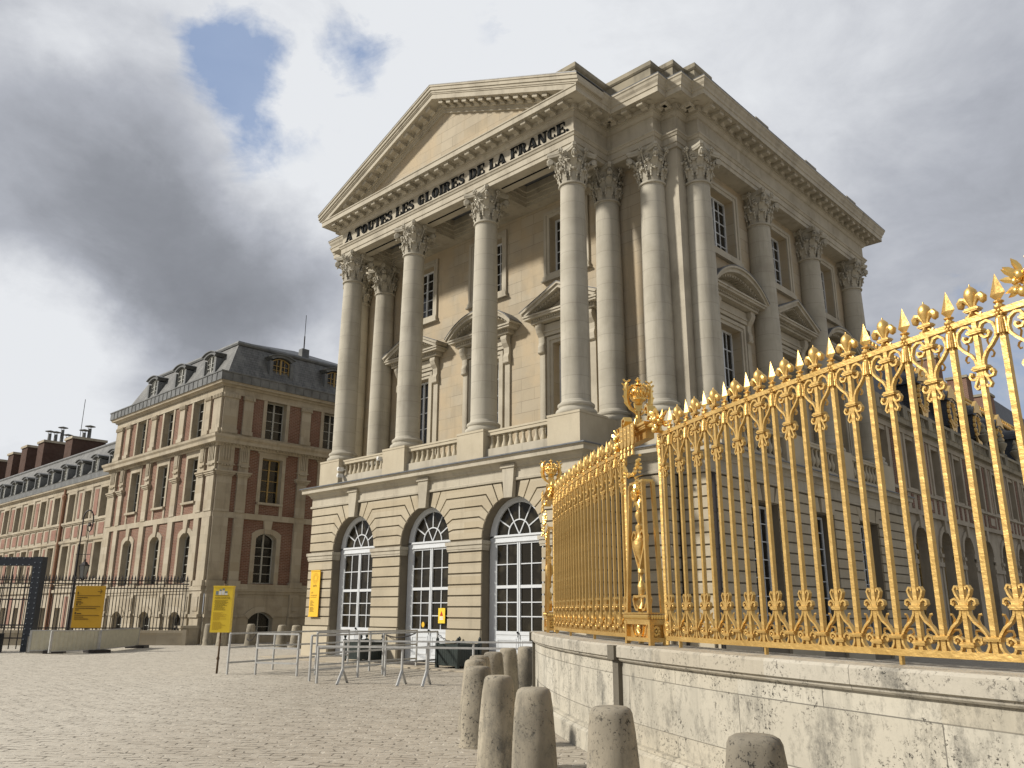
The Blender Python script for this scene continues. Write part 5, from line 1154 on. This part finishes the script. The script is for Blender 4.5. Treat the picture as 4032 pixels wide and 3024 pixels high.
# small signs on the middle door
ds=thing('door_notice','small square yellow notice with red triangle in the middle door','sign',(-20.52,18.26,0))
g=MB(); g.box(-.16,-.01,1.25,.16,.01,1.72); part(g,'plate','yellow2',ds)
g=MB(); g.prism([(-.08,1.48),(.07,1.48),(-.005,1.63)],-.014,-.009); part(g,'triangle_print','red',ds)
g=MB(); g.box(-.09,-.014,1.42,.08,-.009,1.455); g.box(-.09,-.014,1.36,.08,-.009,1.40); part(g,'white_print','paper',ds)
g=MB(); g.tube([(0,-.01,0),(0,.01,0)],.085,20); g.v=[(x*.8,y,z) for x,y,z in g.v]; tag(obj('door_sticker',g.mesh('door_sticker',M['yellow'],False),None,(-21.42,18.26,1.2)),'small round yellow sticker at the foot of the middle door glass','sticker')
# ================================================================== IRON FENCE, GATE, HOARDING, LAMP
F0=Vector((-40.3,19.2)); F1=Vector((-46.6,11.9)); fd=(F1-F0).normalized(); fn=Vector((-fd.y,fd.x)); fn=fn if fn.y<0 else -fn; FL=(F1-F0).length; fan=math.atan2(-fd.y,-fd.x)
fe=thing('iron_fence','dark spear topped iron fence on a stone plinth before the brick pavilion','fence',(F0.x,F0.y,0))
g=MB()
def FT(u,v,z): p=F0+fd*u+fn*v; return (p.x,p.y,z)
g.T=FT
for z in (.76,2.62,2.83,2.99): g.box(0,-.025,z,FL,.025,z+.05)
g.T=None; build(g,'rails','iron',fe)
NB=62
sb=MB(); sb.tube([(0,0,.68),(0,0,3.02)],.021,6); sb.add([(.0,0,3.0),(.05,0,3.1),(0,.02,3.1),(-.05,0,3.1),(0,-.02,3.1),(0,0,3.3)],[(0,1,2),(0,2,3),(0,3,4),(0,4,1),(5,2,1),(5,3,2),(5,4,3),(5,1,4)]); sb.box(-.03,-.03,2.98,.03,.03,3.01); sbm=sb.mesh('spear_bar',M['iron'])
for i in range(NB): 
    p=F0+fd*(.1+(FL-.2)*i/(NB-1)); obj('spear_bar',sbm,fe,(p.x,p.y,0),fan)
g=MB(FT); g.box(0,-.2,0,FL,.2,.55); g.box(0,-.25,.55,FL,.25,.68); g.box(-.2,-.35,0,.0,.35,.72); g.T=None; build(g,'plinth','oldstone',fe)
g=MB(); g.box(-40.85,19.0,0,-40.25,19.9,.78); g.box(-40.9,18.95,.78,-40.2,19.9,.9); tag(build(g,'stone_pier','oldstone'),'pale stone pier where the iron fence meets the brick pavilion','pier')
# arrow sign on the fence
sg=thing('direction_sign','ochre direction sign with arrow hung on the dark iron fence','sign',(0,0,0),fan)
su=4.55; p=F0+fd*su+fn*.12; sg.location=(p.x,p.y,0)
g=MB(); sg.scale=(.62,1,1); g.box(-1.12,-.03,.80,1.12,.0,2.75); part(g,'plate','ochresign',sg)
g=MB()
for z in (2.28,1.78,1.36): g.box(-.98,-.038,z,.85,-.03,z+.022)
g.box(.55,-.038,2.48,.88,-.03,2.505)
for s in (-1,1): g.prism([(.88,2.48),(.88,2.505),(.76,2.4925+s*.11),(.73,2.4925+s*.09)] if s>0 else [(.88,2.505),(.88,2.48),(.76,2.4925+s*.11),(.73,2.4925+s*.09)],-.038,-.03)
for x,z,w,h in ((-.95,2.34,.09,.13),(-.95,1.83,.12,.08),(-.97,1.42,.12,.11),(-.8,1.43,.32,.05)): g.box(x,-.037,z,x+w,-.03,z+h)
part(g,'arrow_and_rules','signink',sg)
g=MB()
for z,a,b in ((2.18,-.97,-.15),(2.09,-.97,-.6),(2.0,-.97,-.6),(1.93,-.97,-.45),(1.86,-.7,-.6),(1.68,-.97,.6),(1.6,-.97,-.7),(1.27,-.97,-.3),(1.18,-.97,.1)):
    x_=a; random.seed(int(z*100))
    while x_<b: w_=random.uniform(.03,.1); g.box(x_,-.037,z,min(b,x_+w_),-.03,z+.04); x_+=w_+.02
part(g,'small_print','signink',sg)
# blue gate frame
gt=thing('steel_gate','dark blue steel gate frame with rows of pale rivets at left edge','gate',(-37.9,11.6,0))
G0=Vector((-37.75,11.75)); G1=Vector((-39.6,9.9)); gd_=(G1-G0).normalized(); gn=Vector((gd_.y,-gd_.x)); gn=gn if gn.y<0 else -gn
def GT(u,v,z): p=G0+gd_*u+gn*v; return (p.x,p.y,z)
g=MB(GT); g.box(0,-.2,0,.36,.2,3.72); g.box(.36,-.18,3.36,5.2,.18,3.70); g.box(4.9,-.2,0,5.2,.2,3.3); g.T=None; build(g,'frame','ironblue',gt)
g=MB(GT)
for i in range(17):
    for x,v in ((.07,.21),(.29,.21)): g.hexa([(x-.02,.2,.26+.2*i),(x+.02,.2,.26+.2*i),(x+.02,.2,.30+.2*i),(x-.02,.2,.30+.2*i),(x-.01,v+.01,.27+.2*i),(x+.01,v+.01,.27+.2*i),(x+.01,v+.01,.29+.2*i),(x-.01,v+.01,.29+.2*i)])
for i in range(18):
    for z in (3.36,3.62): x=.5+.25*i; g.box(x,.18,z+.03,x+.04,.195,z+.055)
g.T=None; build(g,'rivets','stud',gt)
g=MB(GT)
for i in range(14): u=.62+.3*i; g.box(u,-.015,.1,u+.03,.015,3.3)
for z in (.5,1.0,2.0,): g.box(.45,-.03,z,4.9,.03,z+.05)
g.box(2.4,-.06,.1,2.55,.06,3.3); g.T=None; build(g,'bars','iron',gt)
tag(obj('concrete_block',MB().box(-.5,-.45,0,.5,.45,.62).mesh('concrete_block',M['concrete']),None,(-36.6,11.9,0),R(35)),'grey weathered concrete block at the foot of the blue gate','block')
tag(obj('concrete_block',MB().box(-.5,-.4,0,.6,.4,.72).mesh('concrete_block',M['ironblue']),None,(-38.3,10.1,0),R(45)),'dark bin shaped block beneath the gate at the left edge','block')
# hoarding panels
def hoard(p,q,label,h=.70,z0=.13):
    p=Vector(p);q=Vector(q); d=(q-p).normalized(); n=Vector((-d.y,d.x)); L_=(q-p).length; root=thing('hoarding_panel',label,'panel',(p.x,p.y,0),group='cream construction hoarding panels')
    T=lambda u,v,z:(p.x+d.x*u+n.x*v,p.y+d.y*u+n.y*v,z)
    g=MB(T); k=int(L_/.16)
    for i in range(k): u=L_*i/k; w=L_/k; g.hexa([(u,-.012,z0),(u+w*.6,-.03,z0),(u+w*.6,.0,z0),(u,.01,z0),(u,-.012,z0+h),(u+w*.6,-.03,z0+h),(u+w*.6,.0,z0+h),(u,.01,z0+h)]); g.hexa([(u+w*.6,-.03,z0),(u+w,-.012,z0),(u+w,.01,z0),(u+w*.6,.0,z0),(u+w*.6,-.03,z0+h),(u+w,-.012,z0+h),(u+w,.01,z0+h),(u+w*.6,.0,z0+h)])
    g.T=None; build(g,'sheet','hoard',root)
    g=MB(T); 
    for u in (0,L_): g.box(u-.04,-.04,.05,u+.04,.04,z0+h+.03)
    g.box(0,-.035,z0+h,L_,.03,z0+h+.04); g.box(0,-.035,z0-.03,L_,.03,z0); g.T=None; build(g,'frame','steel',root)
    g=MB(T); g.box(L_-.35,-.4,0,L_+.35,.4,.12); g.T=None; build(g,'foot_block','iron',root)
hoard((-35.1,11.55),(-35.3,13.35),'cream corrugated hoarding panel left of its pair by the gate'); hoard((-35.3,13.4),(-38.6,16.3),'cream corrugated hoarding panel right of its pair below the direction sign'); hoard((-36.3,11.2),(-35.9,12.0),'plain short cream panel behind the concrete block',.7)
# lamp
LPx,LPy=-45.75,15.75
lp=thing('street_lamp','tall dark crook headed street lamp with hanging lantern behind the fence','street lamp',(LPx,LPy,0),R(43))
g=MB(); g.lathe([(.18,0),(.18,.1),(.12,.2),(.1,.6),(.07,.8),(.055,3.0),(.045,4.9)],10)
pts=[(0,0,4.8),(0.02,0,5.6)]+[(.27-.27*cos(a),0,6.1+.52*sin(a)) for a in [PI*i/12 for i in range(1,13)]]
pts+=[(.54,0,5.9),(.50,0,5.65),(.42,0,5.52),(.33,0,5.58),(.30,0,5.78),(.35,0,5.95),(.42,0,5.95)]
g.tube(pts,.035,8,up=(0,1,0)); g.ball((.40,0,5.85),.08,8,6); g.box(-.12,-.015,4.35,.6,.015,4.38)
part(g,'post','iron',lp,True)
g=MB(); lx=.40; g.tube([(lx,0,5.5),(lx,0,4.1)],.018,6,up=(0,1,0)); g.lathe([(.03,4.15),(.06,4.1),(.04,4.02),(.12,3.98),(.2,3.86),(.28,3.82),(.29,3.79),(.0,3.8)],6,(lx,0,0),cap=False); g.lathe([(.14,3.2),(.16,3.18),(.1,3.12),(.03,3.05)],6,(lx,0,0))
for k in range(6): a=2*PI*k/6; g.tube([(lx+.26*cos(a),.26*sin(a),3.8),(lx+.15*cos(a),.15*sin(a),3.18)],.014,4)
ln=part(g,'lantern','iron',lp)
g=MB(); g.lathe([(.13,3.2),(.24,3.78)],6,(lx,0,0)); part(g,'lantern_glass','lampglass',ln)
# ================================================================== CAMERA, LIGHT, SKY
cam=bpy.data.cameras.new('Camera'); co=bpy.data.objects.new('Camera',cam); C.objects.link(co); S.camera=co
r_=[0.7236977570249823,0.6901077755473114,0.003579749453675729]; d_=[-0.18146038821268845,0.195292221409387,-0.9638117429076526]; f_=[-0.6658330751672749,0.6968588138110391,0.2665597674578096]
m=Matrix(((r_[0],-d_[0],-f_[0],0),(r_[1],-d_[1],-f_[1],0),(r_[2],-d_[2],-f_[2],1.62),(0,0,0,1))); co.matrix_world=m
cam.sensor_width=36; cam.lens=3240/4032*36; cam.clip_end=3000; cam.clip_start=.05
sd=Vector((-.60,-.80,0)).normalized(); EL=R(34); sunv=Vector((sd.x*cos(EL),sd.y*cos(EL),sin(EL)))
L=bpy.data.lights.new('Sun','SUN'); L.energy=4.9; L.angle=R(5); L.color=(1,.94,.85); lo=bpy.data.objects.new('Sun',L); C.objects.link(lo); lo.rotation_euler=sunv.to_track_quat('Z','Y').to_euler()
W=bpy.data.worlds.new('World'); S.world=W; W.use_nodes=True; t=W.node_tree; t.nodes.clear()
class WN(NT):
    def __init__(s,t): s.t=t
w=WN(t); out=w.n('ShaderNodeOutputWorld'); bg=w.n('ShaderNodeBackground'); w.l(bg.outputs[0],out.inputs[0])
sky=w.n('ShaderNodeTexSky',sky_type='NISHITA',sun_disc=False); sky.sun_elevation=EL; sky.sun_rotation=math.atan2(sd.x,sd.y); sky.air_density=1.2; sky.dust_density=2.
gc=w.n('ShaderNodeTexCoord').outputs['Generated']
def blob(c,sharp,amp):
    x=w.n('ShaderNodeVectorMath',operation='DOT_PRODUCT'); nv=w.n('ShaderNodeVectorMath',operation='NORMALIZE'); w.l(warp,nv.inputs[0]); w.l(nv.outputs[0],x.inputs[0]); x.inputs[1].default_value=Vector(c).normalized()
    return w.math('MULTIPLY',w.math('POWER',w.math('MAXIMUM',x.outputs['Value'],0.),sharp),amp)
wn=w.n('ShaderNodeTexNoise'); w.l(gc,wn.inputs[0]); wn.inputs['Scale'].default_value=3.2; wn.inputs['Detail'].default_value=7; wn.inputs['Roughness'].default_value=.62
vs_=w.n('ShaderNodeVectorMath',operation='SUBTRACT'); w.l(wn.outputs['Color'],vs_.inputs[0]); vs_.inputs[1].default_value=(.5,.5,.5)
vm=w.n('ShaderNodeVectorMath',operation='SCALE'); w.l(vs_.outputs[0],vm.inputs[0]); vm.inputs['Scale'].default_value=.20
va=w.n('ShaderNodeVectorMath',operation='ADD'); w.l(gc,va.inputs[0]); w.l(vm.outputs[0],va.inputs[1]); warp=va.outputs[0]
st=w.scale(gc,1.,1.,1.7)
n1=w.noise(st,2.3,8,.6,.6); n2=w.noise(st,6.5,8,.62,.5); n3=w.noise(st,17.,6,.6,.4)
def addall(l):
    r=l[0]
    for x in l[1:]: r=w.math('ADD',r,x)
    return r
gap=addall([blob((-.728,.325,.600),900,.6),blob((-.738,.335,.586),900,.6),blob((-.745,.362,.560),900,.68),blob((-.755,.388,.528),1300,.5),blob((-.756,.412,.508),1300,.42),blob((-.672,.452,.587),1500,.5),blob((-.655,.43,.62),1200,.3),blob((-.545,.566,.619),1600,.3),blob((-.221,.95,.24),160,.75)])
wisp=w.math('ADD',w.math('MULTIPLY',w.math('SUBTRACT',n2,.5),2.4),w.math('MULTIPLY',w.math('SUBTRACT',n3,.5),1.3))
gapf=w.mapr(w.math('ADD',gap,wisp),.22,.95)
gapf=w.math('MULTIPLY',gapf,w.mapr(gap,.05,.35))
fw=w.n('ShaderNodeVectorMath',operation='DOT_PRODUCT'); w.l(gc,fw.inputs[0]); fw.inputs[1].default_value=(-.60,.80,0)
back=w.mapr(fw.outputs['Value'],.35,-.35,0.,.34)  # unseen sky behind the camera darkened to lower the ambient fill
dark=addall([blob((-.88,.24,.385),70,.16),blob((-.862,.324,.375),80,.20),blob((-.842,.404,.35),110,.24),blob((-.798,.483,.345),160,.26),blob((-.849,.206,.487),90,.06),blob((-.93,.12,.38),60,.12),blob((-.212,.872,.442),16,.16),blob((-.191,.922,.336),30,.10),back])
lite=addall([blob((-.822,.180,.540),1500,.22),blob((-.940,.252,.231),160,.50),blob((-.915,.281,.289),500,.2),blob((-.593,.529,.607),26,.20),blob((-.337,.745,.577),30,.14),blob((-.748,.458,.480),200,.30),blob((-.80,.483,.285),500,.3)])
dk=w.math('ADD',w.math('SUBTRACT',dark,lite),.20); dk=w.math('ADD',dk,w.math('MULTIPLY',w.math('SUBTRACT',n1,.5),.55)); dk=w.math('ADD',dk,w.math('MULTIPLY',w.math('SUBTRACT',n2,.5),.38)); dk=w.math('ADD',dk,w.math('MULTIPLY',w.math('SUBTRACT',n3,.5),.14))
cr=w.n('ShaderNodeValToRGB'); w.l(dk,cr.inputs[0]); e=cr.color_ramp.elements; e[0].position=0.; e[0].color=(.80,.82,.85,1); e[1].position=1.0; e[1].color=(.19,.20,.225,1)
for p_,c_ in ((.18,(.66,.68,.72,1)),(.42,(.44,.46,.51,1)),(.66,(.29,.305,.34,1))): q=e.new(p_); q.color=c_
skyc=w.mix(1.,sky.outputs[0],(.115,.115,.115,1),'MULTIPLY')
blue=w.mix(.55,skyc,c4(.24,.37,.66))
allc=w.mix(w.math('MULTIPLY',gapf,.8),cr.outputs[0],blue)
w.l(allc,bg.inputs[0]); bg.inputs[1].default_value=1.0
S.view_settings.view_transform='Standard'; S.view_settings.look='None'; S.view_settings.exposure=0.; S.view_settings.gamma=1.
S.render.engine='CYCLES'
